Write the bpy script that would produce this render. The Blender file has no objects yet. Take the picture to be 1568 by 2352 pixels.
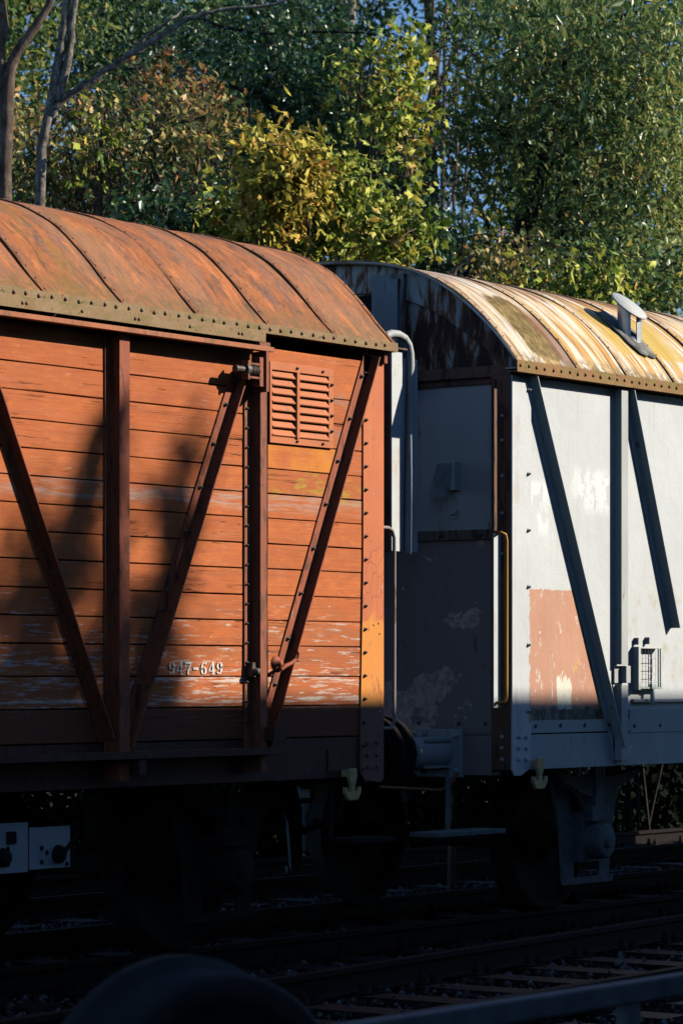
import bpy, bmesh, math, random
import numpy as np
from mathutils import Vector, Matrix
random.seed(7); np.random.seed(7)
PI = math.pi
scene = bpy.context.scene
COL = scene.collection

# ---------------------------------------------------------------- survey of the place
# Tracks run along X.  The photographer stands at the origin, eye 1.548 m over the rails,
# and looks obliquely along the wagons through a long lens.
ANG = math.atan(5316/7300); CA, SA = math.cos(ANG), math.sin(ANG); EYE = 1.548
def W(x, y, Y):                      # a measured point on the plane Y = const
    u = (x-784)/7300; d = Y/(SA-CA*u)
    return (d*(CA+SA*u), Y, EYE+(1552-y)/7300*d)
def XY(x, Y): return W(x, 0, Y)[0]
def ZY(x, y, Y): return W(x, y, Y)[2]
def F(x, y, dep):                    # a measured point at a distance
    lat = (x-784)/7300*dep
    return (lat*SA+dep*CA, -lat*CA+dep*SA, EYE+(1552-y)/7300*dep)

# ---------------------------------------------------------------- node helpers
class NM:
    def __init__(s, name, rough=.7, spec=.3, metal=0):
        m = bpy.data.materials.new(name); m.use_nodes = True; s.m = m; s.t = m.node_tree
        s.b = s.t.nodes['Principled BSDF']; s.b.inputs['Roughness'].default_value = rough
        s.b.inputs['Specular IOR Level'].default_value = spec; s.b.inputs['Metallic'].default_value = metal
        s.g = s.t.nodes.new('ShaderNodeNewGeometry')
        sp = s.t.nodes.new('ShaderNodeSeparateXYZ'); s.t.links.new(s.g.outputs['Position'], sp.inputs[0])
        s.X, s.Y, s.Z = sp.outputs
    def put(s, sock, v):
        if hasattr(v, 'links') or isinstance(v, bpy.types.NodeSocket): s.t.links.new(v, sock)
        elif isinstance(v, (tuple, list)) and len(v) == 3 and sock.type == 'RGBA': sock.default_value = (*v, 1)
        else: sock.default_value = v
    def pos(s, sc=(1, 1, 1), rot=(0, 0, 0), off=(0, 0, 0)):
        n = s.t.nodes.new('ShaderNodeMapping'); s.t.links.new(s.g.outputs['Position'], n.inputs[0])
        n.inputs['Scale'].default_value = sc; n.inputs['Rotation'].default_value = rot; n.inputs['Location'].default_value = off
        return n.outputs[0]
    def noise(s, vec, scale=1, detail=5, rough=.55, dist=0):
        n = s.t.nodes.new('ShaderNodeTexNoise'); s.t.links.new(vec, n.inputs['Vector'])
        n.inputs['Scale'].default_value = scale; n.inputs['Detail'].default_value = detail
        n.inputs['Roughness'].default_value = rough; n.inputs['Distortion'].default_value = dist
        return n.outputs['Fac']
    def voro(s, vec, scale, feat='F1', out='Distance'):
        n = s.t.nodes.new('ShaderNodeTexVoronoi'); n.feature = feat; s.t.links.new(vec, n.inputs['Vector'])
        n.inputs['Scale'].default_value = scale; return n.outputs[out]
    def ramp(s, f, stops):
        n = s.t.nodes.new('ShaderNodeValToRGB'); e = n.color_ramp.elements
        while len(e) < len(stops): e.new(.5)
        for i, (p, c) in enumerate(stops): e[i].position = p; e[i].color = (*c, 1)
        s.put(n.inputs[0], f); return n.outputs[0]
    def step(s, f, lo, hi, a=0., b=1.):
        n = s.t.nodes.new('ShaderNodeMapRange'); n.interpolation_type = 'SMOOTHSTEP'
        s.put(n.inputs['Value'], f); n.inputs['From Min'].default_value = lo; n.inputs['From Max'].default_value = hi
        n.inputs['To Min'].default_value = a; n.inputs['To Max'].default_value = b
        return n.outputs[0]
    def M(s, op, a, b=0.):
        n = s.t.nodes.new('ShaderNodeMath'); n.operation = op; s.put(n.inputs[0], a); s.put(n.inputs[1], b)
        return n.outputs[0]
    def mul(s, *a):
        r = a[0]
        for q in a[1:]: r = s.M('MULTIPLY', r, q)
        return r
    def band(s, c, lo, hi, soft=.01):
        return s.mul(s.step(c, lo-soft, lo+soft), s.step(c, hi-soft, hi+soft, 1., 0.))
    def mix(s, f, a, b, mode='MIX'):
        n = s.t.nodes.new('ShaderNodeMix'); n.data_type = 'RGBA'; n.blend_type = mode; n.clamp_factor = True
        s.put(n.inputs[0], f); s.put(n.inputs[6], a); s.put(n.inputs[7], b); return n.outputs[2]
    def island(s): return s.g.outputs['Random Per Island']
    def color(s, c): s.put(s.b.inputs['Base Color'], c)
    def rough(s, c): s.put(s.b.inputs['Roughness'], c)
    def bump(s, h, dist=.003, strength=1.):
        n = s.t.nodes.new('ShaderNodeBump'); n.inputs['Distance'].default_value = dist; n.inputs['Strength'].default_value = strength
        s.put(n.inputs['Height'], h); s.t.links.new(n.outputs[0], s.b.inputs['Normal'])

MATS = {}
def mat_planks(z_lift=0.):
    n = NM('red_plank_paint', .75, .25)
    isl = n.island()
    grain = n.noise(n.pos((1.6, 1, 55)), 1, 7, .65, .3)
    big = n.noise(n.pos((1.1, 1, 3.5)), 1.5, 4)
    c = n.ramp(big, [(.3, (.60, .148, .040)), (.55, (.66, .182, .046)), (.75, (.54, .130, .038))])
    c = n.mix(n.mul(isl, .6), c, (.48, .125, .035))
    c = n.mix(n.step(grain, .50, .72, 0, .40), c, (.34, .08, .035))
    mot = n.noise(n.pos((9, 1, 30), off=(2, 2, 2)), 1, 9, .8)
    c = n.mix(n.step(mot, .40, .62, .42, 0.), c, (.40, .10, .035))
    c = n.mix(n.step(mot, .56, .70, 0, .35), c, (.76, .27, .07))
    # faded chalky patches
    fade = n.mul(n.step(n.noise(n.pos((2.3, 1, 16), off=(3, 0, 1)), 1, 6, .7), .56, .72), .35)
    c = n.mix(fade, c, (.66, .30, .17))
    # worn band at shoulder height
    band = n.mul(n.band(n.Z, 2.46, 2.56, .02), n.step(n.noise(n.pos((3, 1, 40)), 1, 8, .75), .42, .62), .8)
    c = n.mix(band, c, (.50, .34, .26))
    dirt = n.mul(n.step(n.Z, 2.45, 1.75, .25, 1.), n.step(n.noise(n.pos((1.8, 1, 11), off=(6, 0, 2)), 1, 7, .7), .42, .66))
    c = n.mix(n.mul(dirt, .62), c, (.36, .125, .052))
    edge = n.step(n.noise(n.pos((7, 1, 44), off=(2, 0, 7)), 1, 9, .8), .60, .64)
    c = n.mix(n.mul(edge, n.step(n.noise(n.pos((1.3, 1, 2.6), off=(4, 0, 4)), 1, 3), .48, .60), .65), c, (.60, .44, .34))
    # chips to bare wood, mostly on the lower boards
    low = n.M('ADD', n.mul(n.band(n.Z, 1.30, 1.95, .12), .085), n.mul(n.band(n.Z, 1.36, 1.66, .03), .035))
    chips = n.M('ADD', n.noise(n.pos((5, 1, 60), off=(1, 0, 4)), 1, 9, .72, .2), low)
    c = n.mix(n.step(chips, .665, .70, 0, .85), c, (.62, .50, .42))
    # fixed horizontal scars under the number
    scar = n.mul(n.M('ADD', n.band(n.Z, 1.405, 1.432, .008), n.band(n.Z, 1.512, 1.54, .008)), n.step(n.noise(n.pos((4, 1, 50), off=(7, 0, 0)), 1, 8, .7), .47, .60))
    c = n.mix(n.mul(scar, .9), c, (.74, .62, .53))
    # end grain splitting beside the corner brace
    spl = n.mul(n.band(n.X, 14.5, 14.95, .06), n.band(n.Z, 2.72, 3.16, .03), n.step(n.noise(n.pos((6, 1, 70)), 1, 7, .7, .5), .50, .62))
    c = n.mix(n.mul(spl, .7), c, (.30, .23, .19))
    # orange board under the louvre and the lichen below it
    yb = n.mul(n.band(n.X, 13.96, 14.64, .03), n.band(n.Z, 2.70, 2.835, .006), n.step(n.noise(n.pos((3, 1, 3)), 1, 5), .30, .52))
    c = n.mix(n.mul(yb, .8), c, (.74, .265, .03))
    li = n.mul(n.band(n.X, 14.05, 14.9, .2), n.band(n.Z, 2.53, 2.69, .02), n.step(n.noise(n.pos((7, 1, 22)), 1, 7, .7), .50, .60))
    c = n.mix(n.mul(li, .8), c, (.46, .31, .035))
    c = n.mix(n.step(n.Z, 1.37, 1.384, .7, 0.), c, (.09, .035, .022))  # shade below the shadow edge painted dark into the bottom board
    # thin drying cracks
    crack = n.M('ABSOLUTE', n.M('SUBTRACT', n.noise(n.pos((.5, 1, 30), off=(0, 0, 9)), 1, 5, .5, .5), .5))
    cm = n.mul(n.step(crack, .0, .010, 1., 0.), n.step(n.noise(n.pos((2, 1, 6), off=(5, 5, 5)), 1, 3), .56, .64))
    c = n.mix(n.mul(cm, .85), c, (.05, .018, .01))
    knots = n.step(n.voro(n.pos((2.2, .01, 5.5), off=(0.3, 0, .2)), 1.0), .035, .06, 1., 0.)
    c = n.mix(n.mul(knots, .6), c, (.12, .045, .03))
    dots = n.step(n.voro(n.pos((16, .01, 22), off=(.3, 0, .2)), 1.0), .05, .09, 1., 0.)
    c = n.mix(n.mul(dots, n.step(n.noise(n.pos((3, 1, 3)), 1, 2), .5, .55), .6), c, (.55, .42, .34))
    n.color(c)
    h = n.M('ADD', n.mul(grain, .8), n.M('SUBTRACT', n.mul(chips, .6), n.mul(cm, 2.)))
    n.bump(h, .004, .7); return n.m

def mat_red_steel(name='red_painted_steel', base=(.40, .095, .036), rust=(.075, .026, .014), patch=(.33, .30, .25)):
    n = NM(name, .65, .35)
    c = n.ramp(n.noise(n.pos((5, 5, 3)), 1, 6), [(.3, base), (.7, tuple(v*.75 for v in base))])
    c = n.mix(n.step(n.noise(n.pos((16, 16, 5)), 1, 8, .72), .50, .62, 0, .8), c, rust)
    c = n.mix(n.step(n.noise(n.pos((17, 17, 6), off=(4, 2, 8)), 1, 7, .75), .63, .67, 0, .85), c, patch)
    n.color(c); n.bump(n.noise(n.pos((40, 40, 40)), 1, 5, .7), .003, .5); return n.m

def mat_corner():
    n = NM('corner_orange_paint', .6, .35)
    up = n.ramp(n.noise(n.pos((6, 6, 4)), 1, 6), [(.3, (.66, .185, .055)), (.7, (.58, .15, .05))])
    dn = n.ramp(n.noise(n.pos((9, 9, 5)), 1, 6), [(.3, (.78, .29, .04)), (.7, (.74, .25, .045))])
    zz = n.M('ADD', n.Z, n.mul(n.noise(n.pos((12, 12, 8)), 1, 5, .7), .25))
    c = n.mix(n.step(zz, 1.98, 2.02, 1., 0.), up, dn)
    c = n.mix(n.step(n.Z, 1.355, 1.375, 1., 0.), c, (.20, .075, .05))  # yellow stops at the shadow edge; shade painted brown below it
    c = n.mix(n.step(n.noise(n.pos((20, 20, 7)), 1, 8, .75), .58, .66, 0, .75), c, (.30, .10, .05))
    c = n.mix(n.step(n.noise(n.pos((14, 14, 9), off=(3, 3, 3)), 1, 8, .75), .63, .66, 0, .8), c, (.42, .38, .32))
    cr = n.step(n.voro(n.pos((16, 16, 10)), 1, 'DISTANCE_TO_EDGE'), .0, .05, 1., 0.)
    cr = n.mul(cr, n.band(n.Z, 1.9, 2.3, .1))
    c = n.mix(n.mul(cr, .6), c, (.2, .06, .03))
    n.color(c); n.bump(n.noise(n.pos((30, 30, 20)), 1, 6, .7), .003, .5); return n.m

def mat_red_roof():
    n = NM('rusty_red_roof_sheet', .8, .2)
    isl = n.M('FRACT', n.M('DIVIDE', n.M('SUBTRACT', n.X, 11.44), .617))
    st = n.noise(n.pos((9, 3, 3)), 1, 10, .75, .8)
    big = n.noise(n.pos((1.6, .9, .9), off=(2, 1, 0)), 1, 5, .6)
    c = n.ramp(st, [(.36, (.14, .075, .045)), (.45, (.32, .115, .045)), (.53, (.45, .15, .05)), (.60, (.36, .12, .045)), (.68, (.17, .09, .06))])
    c = n.mix(n.step(big, .46, .62, 0, .5), c, (.34, .20, .12))
    rr = n.noise(n.pos((9, 2.2, 2.2), off=(8, 4, 1)), 1, 9, .75, .4)
    c = n.mix(n.step(rr, .53, .60, 0, .55), c, (.24, .135, .105))
    c = n.mix(n.step(n.noise(n.pos((11, 3.0, 3.0), off=(1, 7, 3)), 1, 9, .75), .54, .60, 0, .8), c, (.62, .21, .07))
    dk = n.mul(n.band(n.X, 13.2, 14.8, .3), n.step(n.noise(n.pos((8, 2.5, 2.5), off=(5, 2, 9)), 1, 9, .75), .53, .57))
    c = n.mix(n.mul(dk, .6), c, (.13, .085, .07))
    mossy = n.mul(n.step(n.X, 13.2, 11.9), n.step(n.noise(n.pos((4, 2, 2), off=(5, 5, 2)), 1, 8, .7), .46, .60))
    c = n.mix(n.mul(mossy, .65), c, (.24, .155, .03))
    fine = n.noise(n.pos((60, 26, 26), off=(3, 3, 3)), 1, 8, .8)
    c = n.mix(n.step(fine, .52, .64, 0, .6), c, (.16, .07, .04))
    c = n.mix(n.step(fine, .46, .36, 0, .5), c, (.58, .23, .09))
    eave = n.mul(n.step(n.Z, 3.50, 3.64, 1., 0.), n.step(n.noise(n.pos((22, 22, 22)), 1, 8, .75), .38, .60))
    c = n.mix(n.mul(eave, .85), c, (.20, .135, .055))
    seam = n.M('MINIMUM', isl, n.M('SUBTRACT', 1., isl))
    c = n.mix(n.mul(n.step(seam, .015, .11, 1., 0.), n.step(n.noise(n.pos((14, 9, 9)), 1, 7, .7), .40, .60), .7), c, (.19, .085, .04))
    n.color(c)
    n.bump(n.M('ADD', n.noise(n.pos((40, 25, 25)), 1, 8, .75), n.mul(rr, .8)), .005, .55); return n.m

def mat_rim(name, a, b, moss):
    n = NM(name, .9, .15)
    c = n.ramp(n.noise(n.pos((9, 9, 12)), 1, 8, .7), [(.3, a), (.7, b)])
    c = n.mix(n.step(n.noise(n.pos((7, 7, 18), off=(2, 2, 2)), 1, 9, .75), .48, .60, 0, .85), c, moss)
    c = n.mix(n.step(n.noise(n.pos((30, 30, 40), off=(2, 6, 2)), 1, 7, .75), .60, .66, 0, .8), c, (.36, .34, .25))
    c = n.mix(n.step(n.noise(n.pos((26, 26, 30), off=(9, 6, 2)), 1, 7, .75), .58, .66, 0, .8), c, (.06, .04, .02))
    n.color(c); n.bump(n.noise(n.pos((60, 60, 60)), 1, 9, .8), .008, .6); return n.m

def mat_white_roof():
    n = NM('streaked_yellow_white_roof', .7, .25)
    st = n.noise(n.pos((15, .9, .9), rot=(0, 0, .02)), 1, 9, .68, .25)
    c = n.ramp(st, [(.30, (.24, .10, .045)), (.40, (.60, .30, .07)), (.48, (.72, .46, .16)), (.55, (.80, .72, .56)), (.63, (.78, .74, .66)), (.72, (.62, .34, .10))])
    s2 = n.noise(n.pos((7, .6, .6), off=(3, 1, 4)), 1, 7, .65, .2)
    c = n.mix(n.step(s2, .54, .66, 0, .7), c, (.78, .74, .65))
    c = n.mix(n.step(n.noise(n.pos((24, 1.2, 1.2), off=(2, 8, 4)), 1, 9, .7), .53, .62, 0, .7), c, (.52, .26, .07))
    top = n.M('ADD', n.mul(n.step(n.Z, 3.85, 4.12), .22), n.noise(n.pos((12, 1.1, 1.1), off=(6, 3, 1)), 1, 9, .7))
    c = n.mix(n.step(top, .64, .72, 0, .88), c, (.22, .095, .055))
    c = n.mix(n.step(n.noise(n.pos((30, 1.6, 1.6), off=(7, 2, 4)), 1, 10, .75), .52, .60, 0, .8), c, (.26, .12, .05))
    # white first sheet with an olive lichen lobe and a brown edge
    s1 = n.mul(n.band(n.X, 16.3, 17.06, .05), .8)
    c = n.mix(n.mul(s1, .42, n.step(n.noise(n.pos((8, 1, 1), off=(1, 1, 8)), 1, 8, .7), .42, .50)), c, (.80, .78, .71))
    lob = n.M('ADD', n.mul(n.band(n.X, 16.62, 17.0, .10), n.band(n.Z, 3.50, 3.98, .10), .45), n.mul(n.noise(n.pos((10, 3, 3), off=(4, 4, 4)), 1, 9, .75), .5))
    c = n.mix(n.step(lob, .52, .60), c, n.ramp(n.noise(n.pos((20, 9, 9)), 1, 7, .8), [(.35, (.075, .045, .02)), (.5, (.20, .13, .03)), (.66, (.46, .33, .12))]))
    br = n.mul(n.band(n.X, 16.93, 17.08, .02), n.band(n.Z, 3.4, 3.86, .08))
    c = n.mix(n.mul(br, .8), c, (.22, .09, .045))
    # lichen yellow round the vent
    yl = n.M('ADD', n.mul(n.band(n.X, 17.7, 18.75, .12), n.band(n.Z, 3.62, 3.97, .05), .40), n.mul(n.noise(n.pos((7, 2, 2), off=(9, 9, 9)), 1, 7, .7), .4))
    c = n.mix(n.step(yl, .52, .60, 0, .85), c, (.60, .40, .07))
    ev = n.mul(n.step(n.Z, 3.50, 3.58, 1., 0.), n.step(n.noise(n.pos((25, 25, 25)), 1, 8, .75), .40, .58))
    c = n.mix(n.mul(ev, .9), c, (.20, .14, .06))
    seam = n.M('FRACT', n.M('DIVIDE', n.M('SUBTRACT', n.X, 16.475), .61)); seam = n.M('MINIMUM', seam, n.M('SUBTRACT', 1., seam))
    c = n.mix(n.mul(n.step(seam, .012, .05, 1., 0.), n.step(n.noise(n.pos((14, 5, 5)), 1, 7, .7), .38, .56), .8), c, (.22, .09, .04))
    c = n.mix(n.step(n.noise(n.pos((45, 22, 22)), 1, 9, .8), .60, .68, 0, .5), c, (.16, .09, .05))
    n.color(c); n.bump(n.M('ADD', n.noise(n.pos((50, 25, 25)), 1, 8, .75), n.mul(st, .6)), .004, .5); return n.m

def mat_white_wall():
    n = NM('pale_grey_wall_paint', .55, .35)
    c = n.ramp(n.noise(n.pos((2, 2, 2)), 1, 5), [(.3, (.60, .615, .60)), (.7, (.68, .69, .67))])
    # brighter repaint daubs
    d = n.mul(n.M('ADD', n.mul(n.band(n.X, 16.60, 17.02, .05), n.band(n.Z, 2.62, 2.76, .03)),
        n.M('ADD', n.mul(n.band(n.X, 17.15, 17.62, .06), n.band(n.Z, 2.60, 2.86, .05)), n.mul(n.band(n.X, 16.74, 16.86, .03), n.band(n.Z, 2.44, 2.60, .04)))),
        n.step(n.noise(n.pos((9, 9, 6), off=(2, 3, 3)), 1, 7, .65, .4), .47, .50))
    c = n.mix(n.mul(d, .8), c, (.86, .86, .84))
    # brown primer rectangle with torn edges
    e1 = n.M('ADD', n.X, n.mul(n.M('SUBTRACT', n.noise(n.pos((1, 1, 17)), 1, 10, .8), .5), .10))
    pr = n.mul(n.step(e1, 16.62, 16.628), n.step(n.M('ADD', n.X, n.mul(n.Z, .456)), 18.145, 18.150, 1., 0.), n.step(n.M('ADD', n.Z, n.mul(n.M('SUBTRACT', n.noise(n.pos((25, 1, 1)), 1, 8, .8), .5), .05)), 2.085, 2.091, 1., 0.), n.step(n.Z, 1.25, 1.26))
    pc = n.ramp(n.noise(n.pos((3, 3, 2)), 1, 6), [(.3, (.56, .27, .17)), (.7, (.64, .33, .21))])
    pc = n.mix(n.step(n.noise(n.pos((18, 18, 9), off=(4, 0, 0)), 1, 8, .75), .60, .62), pc, (.74, .66, .56))
    wf = n.M('ADD', n.mul(n.band(n.X, 16.94, 17.16, .04), n.step(n.Z, 1.70, 1.50), .4), n.mul(n.noise(n.pos((22, 22, 6), off=(1, 4, 0)), 1, 8, .7), .5))
    pc = n.mix(n.step(wf, .58, .62), pc, (.80, .76, .62))
    yf = n.M('ADD', n.mul(n.band(n.X, 17.04, 17.26, .04), n.band(n.Z, 1.52, 1.70, .04), .36), n.mul(n.noise(n.pos((16, 16, 8), off=(8, 4, 0)), 1, 8, .7), .5))
    pc = n.mix(n.step(yf, .62, .66), pc, (.76, .40, .08))
    c = n.mix(pr, c, pc)
    # rotten foot of the sheet
    rz = n.M('ADD', n.Z, n.mul(n.M('SUBTRACT', n.noise(n.pos((13, 1, 5)), 1, 8, .7, .5), .5), .13))
    rot = n.mul(n.step(rz, 1.335, 1.345, 1., 0.), n.step(n.X, 16.64, 16.66), n.step(n.X, 17.42, 17.6, 1., 0.))
    c = n.mix(rot, c, n.ramp(n.noise(n.pos((30, 30, 18)), 1, 7, .8), [(.45, (.012, .012, .01)), (.62, (.22, .24, .20))]))
    # rust beside the corner post and under fittings
    ru = n.mul(n.step(n.X, 16.66, 16.44), n.step(n.noise(n.pos((9, 9, 2.5), off=(3, 0, 0)), 1, 8, .7), .50, .70))
    c = n.mix(n.mul(ru, .5), c, (.50, .30, .16))
    ru2 = n.mul(n.band(n.X, 17.80, 18.6, .03), n.band(n.Z, 1.50, 2.1, .18), n.step(n.noise(n.pos((9, 9, 6), off=(3, 5, 0)), 1, 8, .7), .53, .68))
    c = n.mix(n.mul(ru2, .55), c, (.50, .38, .20))
    c = n.mix(n.step(n.noise(n.pos((24, 24, 12), off=(3, 9, 4)), 1, 8, .75), .66, .71, 0, .5), c, (.36, .29, .20))
    c = n.mix(n.step(n.noise(n.pos((14, 14, .7), off=(9, 9, 4)), 1, 5, .6), .56, .72, 0, .3), c, (.50, .48, .42))
    run = n.mul(n.step(n.noise(n.pos((38, 1, .8), off=(4, 0, 1)), 1, 6, .65), .60, .72), n.step(n.noise(n.pos((2.2, 1, 2.5), off=(9, 0, 1)), 1, 3), .46, .62))
    c = n.mix(n.mul(run, .45), c, (.38, .26, .16))
    pk = n.step(n.noise(n.pos((70, 70, 55), off=(1, 1, 1)), 1, 5, .8), .66, .70)
    c = n.mix(n.mul(pk, .6), c, (.28, .17, .10))
    n.color(c); n.bump(n.M('ADD', n.noise(n.pos((60, 60, 60)), 1, 4, .6), n.mul(n.noise(n.pos((2.4, 2.4, 1.6)), 1, 4), 9.)), .0035, .5); return n.m

def mat_steel(name, base, rust=(.16, .075, .035), amt=.57, streak=3., rough=.6):
    n = NM(name, rough, .35)
    c = n.ramp(n.noise(n.pos((4, 4, 3)), 1, 6), [(.3, base), (.7, tuple(v*.82 for v in base))])
    r = n.noise(n.pos((13, 13, streak), off=(base[0]*9, 1, 2)), 1, 9, .72, .3)
    c = n.mix(n.step(r, amt, amt+.07, 0, .9), c, n.ramp(n.noise(n.pos((30, 30, 20)), 1, 6, .7), [(.35, tuple(v*.45 for v in rust)), (.65, rust)]))
    n.color(c); n.bump(n.noise(n.pos((45, 45, 35)), 1, 6, .7), .003, .45); return n.m

def mat_gable():
    n = NM('rust_stained_gable', .75, .25)
    r = n.noise(n.pos((9, 9, 2.2), off=(1, 3, 2)), 1, 9, .68, .5)
    z = n.mul(n.step(n.Z, 4.1, 3.45), .10)
    r = n.M('ADD', r, z)
    c = n.ramp(r, [(.40, (.46, .47, .45)), (.49, (.40, .38, .33)), (.535, (.22, .10, .05)), (.60, (.05, .03, .022)), (.8, (.03, .022, .02))])
    n.color(c); n.bump(r, .006, .5); return n.m

def mat_end():
    n = NM('grey_end_wall_paint', .65, .3)
    c = n.ramp(n.noise(n.pos((3, 3, 2)), 1, 5), [(.3, (.60, .50, .44)), (.7, (.68, .58, .52))])
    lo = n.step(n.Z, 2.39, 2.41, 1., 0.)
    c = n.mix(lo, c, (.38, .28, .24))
    p = n.M('ADD', n.mul(n.M('ADD', n.mul(n.step(n.Z, 1.72, 1.45), n.step(n.Y, 10.95, 11.35)), n.mul(n.band(n.Y, 10.95, 11.42, .08), n.band(n.Z, 1.84, 1.96, .04))), .20), n.noise(n.pos((1, 5, 6), off=(0, 3.2, 1)), 1, 7, .6))
    c = n.mix(n.mul(n.step(p, .645, .66), lo), c, n.ramp(n.noise(n.pos((1, 20, 20)), 1, 6, .7), [(.4, (.62, .36, .25)), (.6, (.92, .66, .56))]))
    c = n.mix(n.step(n.noise(n.pos((9, 9, 3), off=(3, 9, 4)), 1, 8, .72), .60, .68, 0, .7), c, (.12, .055, .03))
    n.color(c); n.bump(n.noise(n.pos((25, 25, 25)), 1, 6, .7), .003, .5); return n.m

def mat_plain(name, c1, c2, sc=8, rough=.7, spec=.3, bump=.002, bs=30, metal=0):
    n = NM(name, rough, spec, metal)
    n.color(n.ramp(n.noise(n.pos((sc, sc, sc)), 1, 7, .65), [(.35, c1), (.65, c2)]))
    n.bump(n.noise(n.pos((bs, bs, bs)), 1, 6, .7), bump, .6); return n.m

def mat_leaf(name, stops, trans=.3, rough=.42, spec=.5, gain=1.4):
    n = NM(name, rough*1.05, spec*.55)
    big = n.noise(n.pos((.9, .9, .9)), 1, 3)
    f = n.M('ADD', n.mul(n.island(), .72), n.mul(n.step(big, .3, .7), .28))
    c = n.ramp(f, [(p, tuple(min(.7, v*gain) for v in q)) for p, q in stops]); n.color(c)
    tr = n.t.nodes.new('ShaderNodeBsdfTranslucent'); n.put(tr.inputs[0], c)
    mx = n.t.nodes.new('ShaderNodeMixShader'); mx.inputs[0].default_value = trans*.75
    out = n.t.nodes['Material Output']
    n.t.links.new(n.b.outputs[0], mx.inputs[1]); n.t.links.new(tr.outputs[0], mx.inputs[2]); n.t.links.new(mx.outputs[0], out.inputs[0])
    return n.m

def mat_bark(name, a, b, c_, sc=9):
    n = NM(name, .85, .2)
    c = n.ramp(n.noise(n.pos((sc, sc, sc*.6)), 1, 8, .7), [(.35, a), (.5, b), (.66, c_)])
    c = n.mix(n.step(n.noise(n.pos((30, 30, 45)), 1, 8, .75), .54, .60, 0, .7), c, tuple(v*.35 for v in a))
    n.color(c); n.bump(n.noise(n.pos((40, 40, 14)), 1, 8, .75), .02, .9); return n.m

def mat_ballast():
    n = NM('ballast_ground', .95, .1)
    v = n.voro(n.pos(), 17, 'F1', 'Color'); d = n.voro(n.pos(), 17)
    g = n.t.nodes.new('ShaderNodeSeparateColor'); n.t.links.new(v, g.inputs[0])
    c = n.ramp(g.outputs[0], [(0, (.018, .017, .015)), (.6, (.035, .033, .03)), (.9, (.08, .075, .07)), (1, (.07, .04, .025))])
    c = n.mix(n.step(d, .25, .5, 0., .75), c, (.015, .012, .01))
    far = n.step(n.Y, 15.5, 17.5); c = n.mix(far, c, n.ramp(n.noise(n.pos(), 3, 6), [(.4, (.03, .035, .012)), (.6, (.06, .045, .02))]))
    n.color(c); n.bump(n.mul(d, -1.), .035, .9); return n.m

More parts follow.
